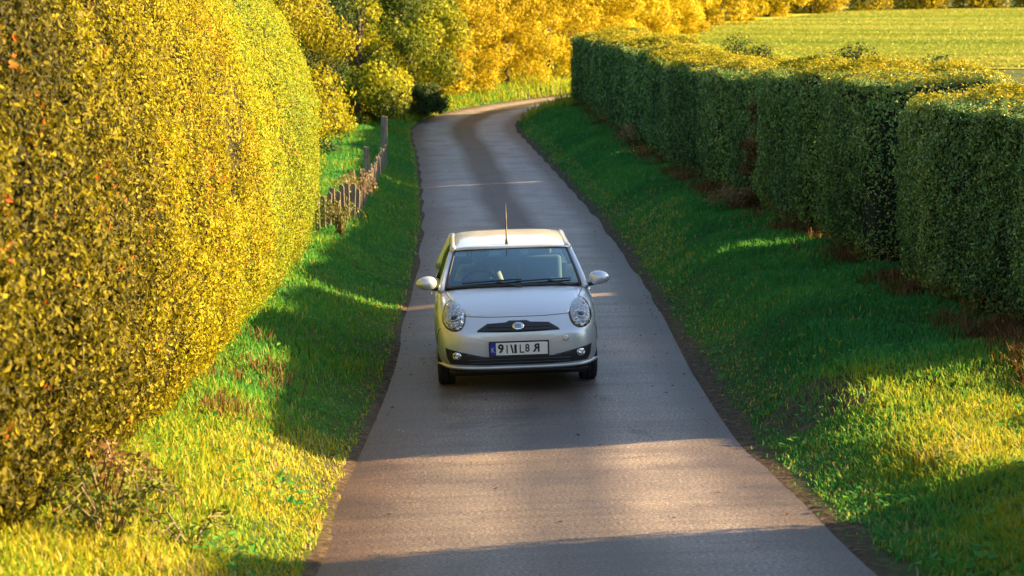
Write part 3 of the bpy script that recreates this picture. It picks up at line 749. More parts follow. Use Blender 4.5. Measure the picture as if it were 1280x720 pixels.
    cl = n2(x, y, .9, 2, 21)
    ok = (rng.random(n) < sstep(.44, .66, cl)) & ((y < 11.8) | (y > 14.9))
    x, y = x[ok], y[ok]
    Ps.append(np.stack([x, y, ground_z(x, y) - .01], -1)); hs.append(rng.uniform(.06, .24, len(x)))
    n = 9000
    y = 9 + 20 * rng.random(n); x = np.interp(y, LFY, LFX) + rng.normal(.06, .22, n)
    cl = n2(x, y, .8, 2, 33)
    ok = rng.random(n) < sstep(.45, .65, cl) * (y < 19)
    x, y = x[ok], y[ok]
    Ps.append(np.stack([x, y, ground_z(x, y) - .01], -1)); hs.append(rng.uniform(.06, .26, len(x)))
    P = np.concatenate(Ps); h = np.concatenate(hs); k = len(P)
    d = blades(P, h, .006 * (1 + P[:, 1] / 18) * rng.uniform(.7, 1.4, k), rng.uniform(.1, 1.0, k), .40 + (n2(P[:, 0], P[:, 1], .5, 2) - .5) * .6 + rng.normal(0, .14, k), m_dry, 'undergrowth')
    tag(d, 'dry brown undergrowth along the feet of the hedges', 'undergrowth', kind='stuff')
    # fallen leaves and grit along the road edges
    n = 5200
    k0 = rng.integers(60, len(ROAD) - 40, n); sgn = np.where(rng.random(n) < .5, -1, 1)
    off = HALF + rng.normal(.05, .22, n)
    idx = np.minimum(k0, len(_sd) - 1)
    x = ROAD[idx, 0] + _sd[idx, 1] * off * sgn + rng.normal(0, .2, n) * _sd[idx, 0]; y = ROAD[idx, 1] - _sd[idx, 0] * off * sgn + rng.uniform(-.4, .4, n)
    z, lat, arc = ground_z(x, y, True)
    z = np.where(np.abs(lat) < HALF + .06, zprof(y) + CROSS * np.clip(lat, -HALF, HALF) + .012, z + .02)
    m_ = 420
    k1 = rng.integers(30, len(_sd) - 60, m_); o1 = rng.uniform(-1.6, 1.6, m_)
    x1 = ROAD[k1, 0] + _sd[k1, 1] * o1; y1 = ROAD[k1, 1] - _sd[k1, 0] * o1
    x = np.concatenate([x, x1]); y = np.concatenate([y, y1]); z = np.concatenate([z, zprof(y1) + CROSS * o1 + .010]); n += m_
    lf = leaves_obj('fallen_leaves', np.stack([x, y, z], -1), np.tile([0, 0, 1.0], (n, 1)), rng.uniform(.02, .05, n), rng.random(n) * .9, m_dry, None, tilt=.3)
    tag(lf, 'brown fallen leaves and litter along both road edges', 'leaves', kind='stuff')
verge_grass()

# ------------------------------------------------------------------ verge plants
def weed(name, label, cat, x, y, nstem, hgt, spread, leafmat, tone, nleaf, leaf, stemmat=TWIG, arch=.5, group=None):
    root = empty(name, (x, y, gz(x, y) - .02)); tag(root, label, cat, group)
    P = []
    for k in range(nstem):
        bm = bmesh.new()
        a = random.uniform(0, 2 * math.pi); l = random.uniform(.5, 1) * spread; hh = hgt * random.uniform(.6, 1)
        dx, dy = math.cos(a) * l, math.sin(a) * l
        pts = [Vector((dx * .08, dy * .08, -.02)), Vector((dx * .25, dy * .25, hh * .55)), Vector((dx * .55, dy * .55, hh * .95)), Vector((dx * .85, dy * .85, hh * (1 - arch * .35))), Vector((dx, dy, hh * (1 - arch)))]
        tubes(bm, pts, [.008, .007, .006, .004, .002], 5); bm_obj('stem', bm, stemmat, root)
        for q in range(nleaf):
            t = random.uniform(.1, 1) * 3.999; i = int(t)
            P.append(pts[i].lerp(pts[i + 1], t - i) + Vector((random.gauss(0, .03), random.gauss(0, .03), random.gauss(0, .03))))
    P = np.array([list(p) for p in P]); n = len(P)
    leaves_obj('leaves', P, np.tile([0, -.3, .8], (n, 1)), leaf * rng.uniform(.6, 1.4, n), tone + rng.normal(0, .14, n), leafmat, root, tilt=.8)
    return root
m_stem = noisy_mat('pale_stem', [(.3, (.10, .09, .05)), (.7, (.22, .19, .11))], 12, .8, .2)
weed('bramble', 'arching bramble with grey-green leaves in the shaded bottom left corner', 'bramble', -2.3, 9.75, 16, .50, .5, m_lime, .35, 40, .045, m_stem)
weed('bramble', 'small bramble with bare arching stems at the lit edge of the left grass', 'bramble', -1.95, 10.35, 8, .28, .42, m_lime, .42, 26, .04, m_stem)
weed('fern', 'rust-orange dying fern at the foot of the yellow hedge', 'fern', -2.6, 10.9, 8, .42, .40, m_dry, .72, 44, .05, m_stem)
weed('dock_plant', 'rusty red dock stalk at the edge of the lit left grass', 'plant', -2.28, 17.2, 2, .38, .10, m_dry, .62, 22, .03, m_stem, arch=.05)
weed('dry_bush', 'orange-brown dry bush at the foot of the farthest hedge section', 'bush', 3.05, 43.5, 26, .75, .55, m_dry, .8, 24, .07, m_stem)
weed('dry_bush', 'tan dry tuft below the brown hedge seam', 'bush', 3.75, 29.6, 24, .45, .5, m_dry, .75, 24, .05, m_stem)
weed('seedhead_plant', 'pale seeding weeds tangled along the fence line', 'plant', -2.95, 33.0, 30, .8, .5, m_dry, .95, 16, .05, m_stem)
tree('dead_sapling', 'brown dead column of twigs in the seam between two dark hedge sections', 'dead plant', 4.02, 29.15, 2.05, .20, .20, m_dry, 2600, .045, .42, 22, .14, .1, .02, spread=.5, shape=.2)
weed('nettle_patch', 'grey-green nettles growing through the palings', 'plant', -2.8, 28.6, 30, .7, .5, m_lime, .45, 20, .05, m_stem)

# ------------------------------------------------------------------ fence
WOOD = noisy_mat('weathered_wood', [(.25, (.11, .09, .07)), (.5, (.19, .165, .135)), (.75, (.29, .26, .22))], 5, .85, .5, stretch=(6, 6, .6))
def board(bm, c, w, d, h, top='point', lean=0.0):
    x0, x1 = -w / 2, w / 2
    pr = [(x0, 0), (x1, 0), (x1, h - w * .5), (0, h), (x0, h - w * .5)] if top == 'point' else [(x0, 0), (x1, 0), (x1, h), (x0, h + .02)]
    fr = []
    for yy in (-d / 2, d / 2):
        fr.append([bm.verts.new(Vector(c) + Vector((p[0] + lean * p[1], yy, p[1]))) for p in pr])
    bm.faces.new(fr[0]); bm.faces.new(fr[1][::-1])
    for k in range(len(pr)):
        k2 = (k + 1) % len(pr); bm.faces.new((fr[0][k], fr[1][k], fr[1][k2], fr[0][k2]))
fx, fy = -2.98, 29.2
fr = empty('picket_fence', (fx, fy, gz(fx, fy))); tag(fr, 'old weathered paling fence running from the left hedge towards the bend', 'fence')
for k in range(9):
    t = k / 8; x, y = -3.20 + t * .42, 28.9 + t * 2.5
    bm = bmesh.new(); board(bm, (0, 0, 0), .085, .02, .68 + random.uniform(-.06, .06), 'point' if k % 3 else 'flat', random.uniform(-.05, .05))
    o = bm_obj('paling', bm, WOOD, fr, smooth=False); o.location = (x - fx, y - fy, gz(x, y) - gz(fx, fy) - .05); o.rotation_euler = (0, 0, R(-14))
for k in range(44):
    t = k / 43; x, y = -2.80 - t * .40 + random.uniform(-.03, .03), 31.6 + t * 13.0
    bm = bmesh.new(); board(bm, (0, 0, 0), .085, .02, .54 + random.uniform(-.06, .05), 'point' if k % 4 else 'flat', random.uniform(-.04, .04))
    o = bm_obj('paling', bm, WOOD, fr, smooth=False); o.location = (x - fx, y - fy, gz(x, y) - gz(fx, fy) - .05); o.rotation_euler = (0, 0, R(-60 + random.uniform(-10, 10)))
for hh in (.18, .48):
    bm = bmesh.new(); a = Vector((-3.24 - fx, 28.95 - fy, hh)); b = Vector((-2.83 - fx, 31.4 - fy, hh + .02))
    tubes(bm, [a, a.lerp(b, .5) + Vector((0, 0, -.01)), b], [.016] * 3, 4); bm_obj('rail', bm, WOOD, fr, smooth=False)
for x, y, h, w, lb, lean in [(-3.28, 45.0, 1.15, .16, 'tall weathered post with a sunlit top at the end of the fence line', .02), (-3.12, 38.2, .82, .12, 'middle weathered post half buried in pale weeds', -.05), (-2.92, 33.6, .72, .11, 'short leaning grey post just beyond the palings', .08)]:
    bm = bmesh.new(); board(bm, (0, 0, -.1), w, w, h + .1, 'flat', lean); bmesh.ops.bevel(bm, geom=bm.edges[:], offset=.012, segments=2, affect='EDGES')
    root = empty('fence_post', (x, y, gz(x, y)), (0, 0, random.uniform(-.3, .3))); tag(root, lb, 'post', 'old posts of the left fence line')
    bm_obj('post', bm, WOOD, root, smooth=False)
    bm = bmesh.new(); tubes(bm, [(-w * .5 - .006, 0, h * .75), (-w * .5 - .006, -w * .52, h * .75), (0, -w * .53, h * .75), (w * .55 + lean, -w * .52, h * .75)], [.004] * 4, 4)
    bm_obj('wire_staple', bm, plain_mat('rusty_wire', (.09, .06, .045), .7, .6), root)

#CAR_BEGIN
# ------------------------------------------------------------------ car
def paint(name, col, flake=.5):
    m, nt, N, L = mat_new(name)
    p = N.new('ShaderNodeBsdfPrincipled'); p.inputs['Metallic'].default_value = .55; p.inputs['Roughness'].default_value = .34
    p.inputs['Coat Weight'].default_value = .8; p.inputs['Coat Roughness'].default_value = .05
    tc = N.new('ShaderNodeTexCoord')
    n = N.new('ShaderNodeTexNoise'); n.inputs['Scale'].default_value = 3.5; n.inputs['Detail'].default_value = 8; L.new(tc.outputs['Object'], n.inputs['Vector'])
    # road film: dull grey-brown low on the body
    sp = N.new('ShaderNodeSeparateXYZ'); L.new(tc.outputs['Object'], sp.inputs[0])
    mr = N.new('ShaderNodeMapRange'); mr.inputs[1].default_value = .62; mr.inputs[2].default_value = .22; L.new(sp.outputs[2], mr.inputs[0])
    mu = N.new('ShaderNodeMath'); mu.operation = 'MULTIPLY'; L.new(mr.outputs[0], mu.inputs[0]); L.new(n.outputs[0], mu.inputs[1])
    mx = N.new('ShaderNodeMix'); mx.data_type = 'RGBA'; L.new(mu.outputs[0], mx.inputs['Factor']); mx.inputs[6].default_value = (*col, 1); mx.inputs[7].default_value = (.20, .18, .145, 1)
    L.new(mx.outputs[2], p.inputs['Base Color'])
    rr = N.new('ShaderNodeMapRange'); rr.inputs[3].default_value = .28; rr.inputs[4].default_value = .42; L.new(n.outputs[0], rr.inputs[0]); L.new(rr.outputs[0], p.inputs['Roughness'])
    o = N.new('ShaderNodeOutputMaterial'); L.new(p.outputs[0], o.inputs[0])
    return m
PAINT = paint('silver_paint', (.66, .69, .72))
BLACK = plain_mat('black_plastic', (.018, .018, .020), .45)
RUBBER = plain_mat('tyre_rubber', (.020, .019, .018), .85)
ALLOY = plain_mat('alloy', (.45, .45, .46), .35, .9)
CHROME = plain_mat('chrome', (.78, .78, .78), .10, 1.0, var=.02)
GLASS = glass_mat('tinted_glass', (.66, .90, .93), 4.0)
CLEAR = glass_mat('clear_lens', (.96, .97, .98), .8)
CLOTH = plain_mat('grey_upholstery', (.12, .14, .16), .9)
DASH = plain_mat('dashboard_plastic', (.045, .05, .058), .7)
LIP = plain_mat('bright_lip', (.62, .63, .63), .3, .6)

def reflector_mat():
    m, nt, N, L = mat_new('faceted_reflector')
    tc = N.new('ShaderNodeTexCoord'); v = N.new('ShaderNodeTexVoronoi'); v.inputs['Scale'].default_value = 32; L.new(tc.outputs['Object'], v.inputs['Vector'])
    b = N.new('ShaderNodeBump'); b.inputs['Strength'].default_value = 1; b.inputs['Distance'].default_value = .03; L.new(v.outputs['Distance'], b.inputs['Height'])
    p = N.new('ShaderNodeBsdfPrincipled'); p.inputs['Base Color'].default_value = (.72, .73, .74, 1); p.inputs['Metallic'].default_value = .75; p.inputs['Roughness'].default_value = .2
    L.new(b.outputs[0], p.inputs['Normal'])
    o = N.new('ShaderNodeOutputMaterial'); L.new(p.outputs[0], o.inputs[0])
    return m
REFL = reflector_mat()

def build_car(loc, rot):
    # local axes: x across, y from front (-) to rear (+), z up; the nose is at y = -1.75
    Y0 = -1.75
    root = empty('hatchback_car', loc, rot)
    tag(root, 'small silver five-door hatchback driving down the lane towards the camera', 'car')
    S = [  # y, half width, bottom, shoulder, top, kind
        (.000, .50, .34, .585, .655), (.025, .615, .29, .625, .705), (.075, .705, .245, .665, .765), (.17, .768, .215, .725, .840), (.34, .802, .20, .79, .905),
        (.60, .818, .19, .845, .960), (.90, .825, .19, .885, 1.000), (1.18, .825, .19, .905, 1.012), (1.24, .825, .19, .91, None), (1.7, .825, .19, .925, None), (2.3, .825, .19, .935, None),
        (2.9, .82, .20, .94, None), (3.22, .805, .22, .94, None), (3.27, .80, .23, .94, .955), (3.40, .76, .26, .90, .95), (3.48, .68, .32, .82, .90), (3.50, .55, .38, .75, .82)]
    bm = bmesh.new(); rings = []
    for y, w, zb, zs, zt in S:
        h = zs - zb
        half = [(0, zb), (w * .55, zb), (w * .90, zb + .025), (w * .985, zb + h * .25), (w, zb + h * .55), (w * .975, zs - h * .05)]
        if zt is not None: half += [(w * .90, zs + (zt - zs) * .45), (w * .66, zt - .022), (w * .33, zt - .004), (0, zt)]
        else: half += [(w * .945, zs + .03), (w * .885, zs - .01), (w * .86, .42), (0, .36)]
        ring = [(x, z) for x, z in half] + [(-x, z) for x, z in half[-2:0:-1]]
        rings.append([bm.verts.new((x, Y0 + y, z)) for x, z in ring])
    n = len(rings[0])
    for a, b in zip(rings[:-1], rings[1:]):
        for k in range(n): bm.faces.new((a[k], a[(k + 1) % n], b[(k + 1) % n], b[k]))
    bm.faces.new(rings[0]); bm.faces.new(rings[-1][::-1])
    body = bm_obj('body', bm, PAINT, root)
    md = body.modifiers.new('s', 'SUBSURF'); md.levels = 3; md.render_levels = 3
    apply_mods(body)
    # wheel arches
    cut = bmesh.new()
    for y in (.70, 2.88):
        for s in (-1, 1):
            r = bmesh.ops.create_cone(cut, cap_ends=True, segments=40, radius1=.325, radius2=.325, depth=.30, matrix=Matrix.Translation((s * .76, Y0 + y, .29)) @ Matrix.Rotation(R(90), 4, 'Y'))
    me = bpy.data.meshes.new('c'); cut.to_mesh(me); cut.free()
    co_ = link(bpy.data.objects.new('arch_cutter', me)); co_.parent = root
    md = body.modifiers.new('b', 'BOOLEAN'); md.object = co_; md.solver = 'EXACT'; md.operation = 'DIFFERENCE'
    bpy.context.view_layer.update()
    apply_mods(body); bpy.data.objects.remove(co_)
    for p in body.data.polygons: p.use_smooth = True
    bmm = bmesh.new(); bmm.from_mesh(body.data); bvh = BVHTree.FromBMesh(bmm); bmm.free()

    def hit(x, z):
        h = bvh.ray_cast(Vector((x, -5, z)), Vector((0, 1, 0)))
        return (h[0], h[1]) if h[0] is not None else (Vector((x, Y0 + .3, z)), Vector((0, -1, 0)))
    def conform(name, outline, mat, off=.004, thick=.02, dome=0.0, parent=root, cell=.03, smooth=True, axis='y', inset=0):
        b = bmesh.new(); f = b.faces.new([b.verts.new((p[0], 0, p[1])) for p in outline])
        xs_ = [p[0] for p in outline]; zs_ = [p[1] for p in outline]
        for ax, lo, hi in ((0, min(xs_), max(xs_)), (2, min(zs_), max(zs_))):
            k = int((hi - lo) / cell)
            for i in range(1, k + 1):
                c = lo + (hi - lo) * i / (k + 1); no = [0, 0, 0]; no[ax] = 1; pt = [0, 0, 0]; pt[ax] = c
                bmesh.ops.bisect_plane(b, geom=b.verts[:] + b.edges[:] + b.faces[:], plane_co=pt, plane_no=no, dist=1e-5)
        bmesh.ops.triangulate(b, faces=[f for f in b.faces if len(f.verts) > 4])
        cx, cz = sum(xs_) / len(xs_), sum(zs_) / len(zs_); rx, rz = (max(xs_) - min(xs_)) / 2, (max(zs_) - min(zs_)) / 2
        back = {}
        for v in b.verts:
            if axis == 'y':
                p, nn = hit(v.co.x, v.co.z); q = ((v.co.x - cx) / rx) ** 2 + ((v.co.z - cz) / rz) ** 2
            else:
                h = bvh.ray_cast(Vector((v.co.x, v.co.z, 3)), Vector((0, 0, -1))); p, nn = h[0], h[1]; q = 1
            v.co = p + nn * (off + dome * max(0, 1 - q) ** .5); back[v] = nn.copy()
        if thick:
            r = bmesh.ops.extrude_face_region(b, geom=b.faces[:])
            old = [v for v in back]
            for v in old: v.co -= back[v] * thick
        return bm_obj(name, b, mat, parent, smooth=smooth)

    ell = lambda cx, cz, rx, rz, n=28, p=2.0, rot=0: [(cx + math.cos(rot) * rx * math.copysign(abs(math.cos(a)) ** (2 / p), math.cos(a)) - math.sin(rot) * rz * math.copysign(abs(math.sin(a)) ** (2 / p), math.sin(a)),
                                           cz + math.sin(rot) * rx * math.copysign(abs(math.cos(a)) ** (2 / p), math.cos(a)) + math.cos(rot) * rz * math.copysign(abs(math.sin(a)) ** (2 / p), math.sin(a))) for a in [2 * math.pi * k / n for k in range(n)]]
    # bonnet: raised 6 mm, leaving a shut line
    bo = []
    for t in np.linspace(-1, 1, 15): bo.append((t * .50, Y0 + .135 + .055 * abs(t) ** 3))
    bo += [(.575, Y0 + .34), (.64, Y0 + .65), (.695, Y0 + 1.00)]
    for t in np.linspace(1, -1, 13): bo.append((t * .695, Y0 + .935 + .12 * abs(t) ** 2))
    bo += [(-.695, Y0 + 1.00), (-.64, Y0 + .65), (-.575, Y0 + .34)]
    seen = []; [seen.append(p) for p in bo if all((p[0] - q[0]) ** 2 + (p[1] - q[1]) ** 2 > 1e-5 for q in seen)]
    seam = conform('bonnet_seam', [(x * 1.006, (y - (Y0 + .55)) * 1.010 + Y0 + .55) for x, y in seen], BLACK, .001, 0, axis='z', cell=.05)
    bonnet = conform('bonnet', seen, PAINT, .007, .006, axis='z', cell=.05)
    seam.parent = bonnet
    # grille with badge
    gr = conform('grille', [(-.405, .672), (-.395, .690), (-.30, .748), (-.12, .757), (-.085, .772), (.085, .772), (.12, .757), (.30, .748), (.395, .690), (.405, .672), (.2, .664), (0, .661), (-.2, .664)], BLACK, .004, .02)
    for z in (.690, .720):
        b = bmesh.new(); tubes(b, [hit(x, z)[0] + Vector((0, -.010, 0)) for x in np.linspace(-.30, .30, 9)], [.0055] * 9, 6); bm_obj('slat', b, DASH, gr)
    bd = conform('badge', ell(0, .715, .058, .036), CHROME, .016, .02, dome=.008, parent=gr, cell=.012)
    conform('emblem', ell(0, .715, .036, .019, p=3), plain_mat('emblem_grey', (.35, .36, .38), .3, .8), .022, .01, dome=.005, parent=bd, cell=.01)
    # lower intake with fog lamps
    it = conform('lower_intake', [(-.715, .505), (-.60, .475), (-.33, .408), (.33, .408), (.60, .475), (.715, .505), (.70, .40), (.67, .335), (.3, .318), (-.3, .318), (-.67, .335), (-.70, .40)], BLACK, .004, .02)
    for z in (.345, .378):
        b = bmesh.new(); tubes(b, [hit(x, z)[0] + Vector((0, -.010, 0)) for x in np.linspace(-.50, .50, 11)], [.007] * 11, 6); bm_obj('slat', b, DASH, it)
    for s in (-1, 1):
        fl = conform('fog_light', ell(s * .605, .425, .042, .040), CHROME, .010, .02, parent=root, cell=.02)
        conform('lens', ell(s * .605, .425, .036, .034), REFL, .014, .006, dome=.018, parent=fl, cell=.012)
    # bright lip under the bumper
    b = bmesh.new(); pts = []
    for x in np.linspace(-.80, .80, 33):
        p, nn = hit(x * .985, .300 + .02 * abs(x / .8) ** 3); pts.append(p + Vector((0, -.012 if abs(x) < .7 else -.004, -.01)))
    tubes(b, pts, [.010] + [.019] * 31 + [.010], 8); bm_obj('bumper_lip', b, LIP, root)
    b = bmesh.new(); bmesh.ops.create_cube(b, size=1, matrix=Matrix.Translation((0, Y0 + .42, .235)) @ Matrix.Diagonal((1.36, .66, .09, 1))); bmesh.ops.bevel(b, geom=b.edges[:], offset=.03, segments=2, affect='EDGES')
    bm_obj('undertray', b, BLACK, root)
    for s in (-1, 1):
        pts = []
        for y, z in ((.245, .69), (.29, .66), (.33, .61), (.355, .55), (.365, .50)):
            h = bvh.ray_cast(Vector((s * 3, Y0 + y, z)), Vector((-s, 0, 0)))
            if h[0] is not None: pts.append(h[0] + h[1] * .001)
        if len(pts) > 2:
            b = bmesh.new(); tubes(b, pts, [.004] * len(pts), 5); bm_obj('bumper_seam', b, BLACK, root)
    pts = [hit(x, .615)[0] + Vector((0, -.0005, 0)) for x in np.linspace(-.10, .10, 5)]
    tc_ = conform('tow_eye_cover', ell(.46, .585, .030, .030, 20, 3), PAINT, .004, .006, cell=.02)
    # number plate
    py = Y0 - .020
    pl = empty('number_plate', (0, py, .492)); pl.parent = root; pl.scale = (.955, 1, 1)
    def box(name, c, d, mat, par, bev=.003):
        b = bmesh.new(); bmesh.ops.create_cube(b, size=1, matrix=Matrix.Translation(c) @ Matrix.Diagonal((*d, 1)))
        if bev: bmesh.ops.bevel(b, geom=b.edges[:], offset=bev, segments=2, affect='EDGES')
        return bm_obj(name, b, mat, par, smooth=False)
    box('plate_surround', (0, .012, 0), (.615, .022, .158), BLACK, pl)
    box('plate_face', (.028, -.003, 0), (.528, .012, .130), plain_mat('plate_white', (.78, .79, .76), .4, var=.02), pl)
    box('country_band', (-.268, -.003, 0), (.060, .0125, .130), plain_mat('plate_blue', (.015, .03, .30), .4, var=.02), pl)
    INK = plain_mat('plate_black', (.012, .012, .014), .5)
    def text(name, s, size, loc, mat, par, sx=1, flip=False, bold=.0):
        c = bpy.data.curves.new(name, 'FONT'); c.body = s; c.size = size; c.align_x = 'CENTER'; c.align_y = 'CENTER'; c.extrude = .001; c.offset = bold
        t = link(bpy.data.objects.new(name + '_tmp', c)); bpy.context.view_layer.update()
        me = bpy.data.meshes.new_from_object(t.evaluated_get(bpy.context.evaluated_depsgraph_get())); bpy.data.objects.remove(t)
        me.materials.clear(); me.materials.append(mat)
        o = link(bpy.data.objects.new(name, me), par); o.location = loc; o.rotation_euler = (R(90), 0, 0); o.scale = (-sx if flip else sx, 1, 1)
        return o
    def glyph(polys, x, name='lettering'):
        b = bmesh.new()
        for poly in polys:
            bmesh.ops.recalc_face_normals(b, faces=[b.faces.new([b.verts.new((x + u, -.0102, v)) for u, v in poly])])
        return bm_obj(name, b, INK, pl, smooth=False)
    text('lettering', '9', .125, (-.185, -.0105, .002), INK, pl, .95, bold=.004)
    bar = lambda x0, x1, t=.044, sl=0: [(x0 - sl, t), (x1 - sl, t), (x1 + sl, -t), (x0 + sl, -t)]
    glyph([bar(-.006, .006)], -.122); glyph([bar(-.008, .008, .046, .010)], -.072); glyph([bar(-.012, .012, .047)], -.036)
    glyph([bar(-.006, .006), [(.0, -.032), (.040, -.032), (.040, -.044), (.0, -.044)]], .012)
    text('lettering', '8', .115, (.085, -.0105, .002), INK, pl, .80, bold=.002)
    text('lettering', 'R', .118, (.180, -.0105, .002), INK, pl, .95, flip=True, bold=.004)
    text('country_mark', 'K', .075, (-.268, -.0105, -.01), plain_mat('plate_mark', (.6, .62, .75), .4), pl, .7)
    # headlamps
    for s in (-1, 1):
        hl = empty('headlight', (0, 0, 0)); hl.parent = root
        rt = s * R(12)
        conform('bezel', ell(s * .622, .800, .116, .122, 32, 2.15, rt), plain_mat('lamp_bezel', (.09, .095, .10), .25, .6), .003, .02, parent=hl, cell=.025)
        conform('reflector', ell(s * .622, .800, .099, .105, 32, 2.15, rt), REFL, .008, .012, dome=.012, parent=hl, cell=.02)
        p, nn = hit(s * .618, .79)
        for r1, r2, mt, nm in ((.046, .008, CHROME, 'lamp_ring'), (.030, .030, plain_mat('projector_glass', (.03, .035, .04), .05, .2), 'projector')):
            b = bmesh.new(); q = nn.to_track_quat('Z', 'Y').to_matrix().to_4x4()
            if nm == 'lamp_ring':
                vs_ = [[b.verts.new((q @ Vector(((r1 + r2 * math.cos(c)) * math.cos(a), (r1 + r2 * math.cos(c)) * math.sin(a), r2 * math.sin(c)))) + p + nn * .022) for c in [k * math.pi / 4 for k in range(8)]] for a in [k * math.pi / 14 for k in range(28)]]
                for i in range(28):
                    for k in range(8): b.faces.new((vs_[i][k], vs_[(i + 1) % 28][k], vs_[(i + 1) % 28][(k + 1) % 8], vs_[i][(k + 1) % 8]))
            else:
                bmesh.ops.create_uvsphere(b, u_segments=20, v_segments=10, radius=r1, matrix=Matrix.Translation(p + nn * .016) @ q @ Matrix.Diagonal((1, 1, .6, 1)))
            bm_obj(nm, b, mt, hl)
        p2, n2_ = hit(s * .665, .865)
        b = bmesh.new(); bmesh.ops.create_uvsphere(b, u_segments=14, v_segments=8, radius=.022, matrix=Matrix.Translation(p2 + n2_ * .008)); bm_obj('indicator_bulb', b, plain_mat('amber_bulb', (.55, .25, .05), .2), hl)
        conform('lens', ell(s * .622, .800, .106, .112, 32, 2.15, rt), CLEAR, .014, 0, dome=.030, parent=hl, cell=.02)
    # greenhouse -------------------------------------------------------
    bot = lambda u: Vector((.715 * u, Y0 + .925 + .20 * u * u, 1.008 - .035 * u * u))
    top = lambda u: Vector((.605 * u, Y0 + 1.60 + .07 * u * u, 1.352 - .022 * u * u))
    rbot = lambda u: Vector((.700 * u, Y0 + 3.36 - .10 * u * u, .965))
    rtop = lambda u: Vector((.590 * u, Y0 + 3.10 - .05 * u * u, 1.355))
    def patch(name, A, B, mat, u0, u1, v0, v1, bulge, nrm, parent=root, nu=17, nv=9, thick=0):
        b = bmesh.new(); g = []
        for i in range(nu):
            u = u0 + (u1 - u0) * i / (nu - 1); row = []
            for j in range(nv):
                v = v0 + (v1 - v0) * j / (nv - 1)
                row.append(b.verts.new(A(u).lerp(B(u), v) + nrm * bulge * 4 * v * (1 - v)))
            g.append(row)
        for i in range(nu - 1):
            for j in range(nv - 1): b.faces.new((g[i][j], g[i + 1][j], g[i + 1][j + 1], g[i][j + 1]))
        o = bm_obj(name, b, mat, parent)
        return o
    fn = Vector((0, -.45, .89))
    ws = patch('windscreen', bot, top, GLASS, -.955, .955, .05, .965, .018, fn)
    def strip(name, pts, r, mat, par, flat=1.0): 
        b = bmesh.new(); tubes(b, pts, [r] * len(pts), 8); return bm_obj(name, b, mat, par)
    edge = [bot(u).lerp(top(u), .03) for u in np.linspace(-.965, .965, 13)]
    strip('seal', edge, .017, BLACK, ws)
    strip('seal', [bot(u).lerp(top(u), .978) for u in np.linspace(-.965, .965, 13)], .011, BLACK, ws)
    for s in (-1, 1):
        strip('seal', [bot(s * .968).lerp(top(s * .968), t) + fn * .018 * 4 * t * (1 - t) for t in np.linspace(.02, .98, 9)], .011, BLACK, ws)
        # pillars
        pa = [bot(s * 1.015).lerp(top(s * 1.0) + Vector((0, .02, -.026)), t) + Vector((s * .012, .02, 0)) + fn * .016 * 4 * t * (1 - t) for t in np.linspace(-.06, 1.0, 9)]
        strip('windscreen_pillar', pa, .038, PAINT, root)
        belt = lambda y, z=.945: Vector((s * (.775 if y > 1.3 else .755), Y0 + y, z)); roofl = lambda y: Vector((s * .606, Y0 + y, 1.330))
        strip('middle_pillar', [belt(2.15).lerp(roofl(2.25), t) for t in np.linspace(0, 1, 5)], .030, BLACK, root)
        strip('rear_pillar', [belt(3.16).lerp(roofl(3.02), t) + Vector((-.02 * s, .03, 0)) for t in np.linspace(-.05, 1, 6)], .062, PAINT, root)
        strip('roof_rail', [roofl(y) for y in np.linspace(1.66, 3.06, 9)], .036, PAINT, root)
        for nm, ya, yb, yc, yd in (('front_side_window', 1.22, 2.13, 1.70, 2.22), ('rear_side_window', 2.17, 3.12, 2.28, 2.98)):
            A_ = lambda u, ya=ya, yb=yb: belt(ya + (yb - ya) * u, .955); B_ = lambda u, yc=yc, yd=yd: roofl(yc + (yd - yc) * u)
            patch(nm, A_, B_, GLASS, 0, 1, 0, .98, .018, Vector((s, 0, .3)))
        # doors: shut lines and handles
        for nm, ya, yb in (('front_door', 1.12, 2.12), ('rear_door', 2.14, 2.98)):
            dm = bmesh.new(); g = []
            for i in range(13):
                row = []
                for j in range(11):
                    y = Y0 + ya + (yb - ya) * i / 12; z = .26 + .64 * j / 10
                    if nm == 'rear_door' and z < .62: y = min(y, Y0 + 2.88 - math.sqrt(max(0, .36 ** 2 - (z - .29) ** 2)) + .0) if y > Y0 + 2.5 else y
                    h = bvh.ray_cast(Vector((s * 3, y, z)), Vector((-s, 0, 0)))
                    row.append(dm.verts.new((h[0] if h[0] is not None else Vector((s * .82, y, z))) + Vector((s * .006, 0, 0))))
                g.append(row)
            for i in range(12):
                for j in range(10): dm.faces.new((g[i][j], g[i + 1][j], g[i + 1][j + 1], g[i][j + 1]))
            d = bm_obj(nm, dm, PAINT, root); md = d.modifiers.new('t', 'SOLIDIFY'); md.thickness = .008; md.offset = 0; apply_mods(d)
            b = bmesh.new(); hy = Y0 + yb - .16
            tubes(b, [(s * .815, hy - .08, .80), (s * .852, hy - .06, .80), (s * .855, hy + .05, .80), (s * .815, hy + .07, .80)], [.011] * 4, 6); bm_obj('handle', b, PAINT, d)
        # mirrors
        mr_ = empty('wing_mirror', (0, 0, 0)); mr_.parent = root
        mc = Vector((s * .895, Y0 + 1.16, 1.03))
        b = bmesh.new(); bmesh.ops.create_uvsphere(b, u_segments=24, v_segments=14, radius=1)
        for v in b.verts:
            x, y, z = v.co
            k = 1 + .12 * (abs(x) < .8)
            v.co = mc + Vector((x * .108 * (abs(x) ** -.12 if abs(x) > .05 else 1), (y * .085 if y < 0 else y * .03), z * (.076 - .014 * s * x) + .01))
        bm_obj('mirror_shell', b, PAINT, mr_)
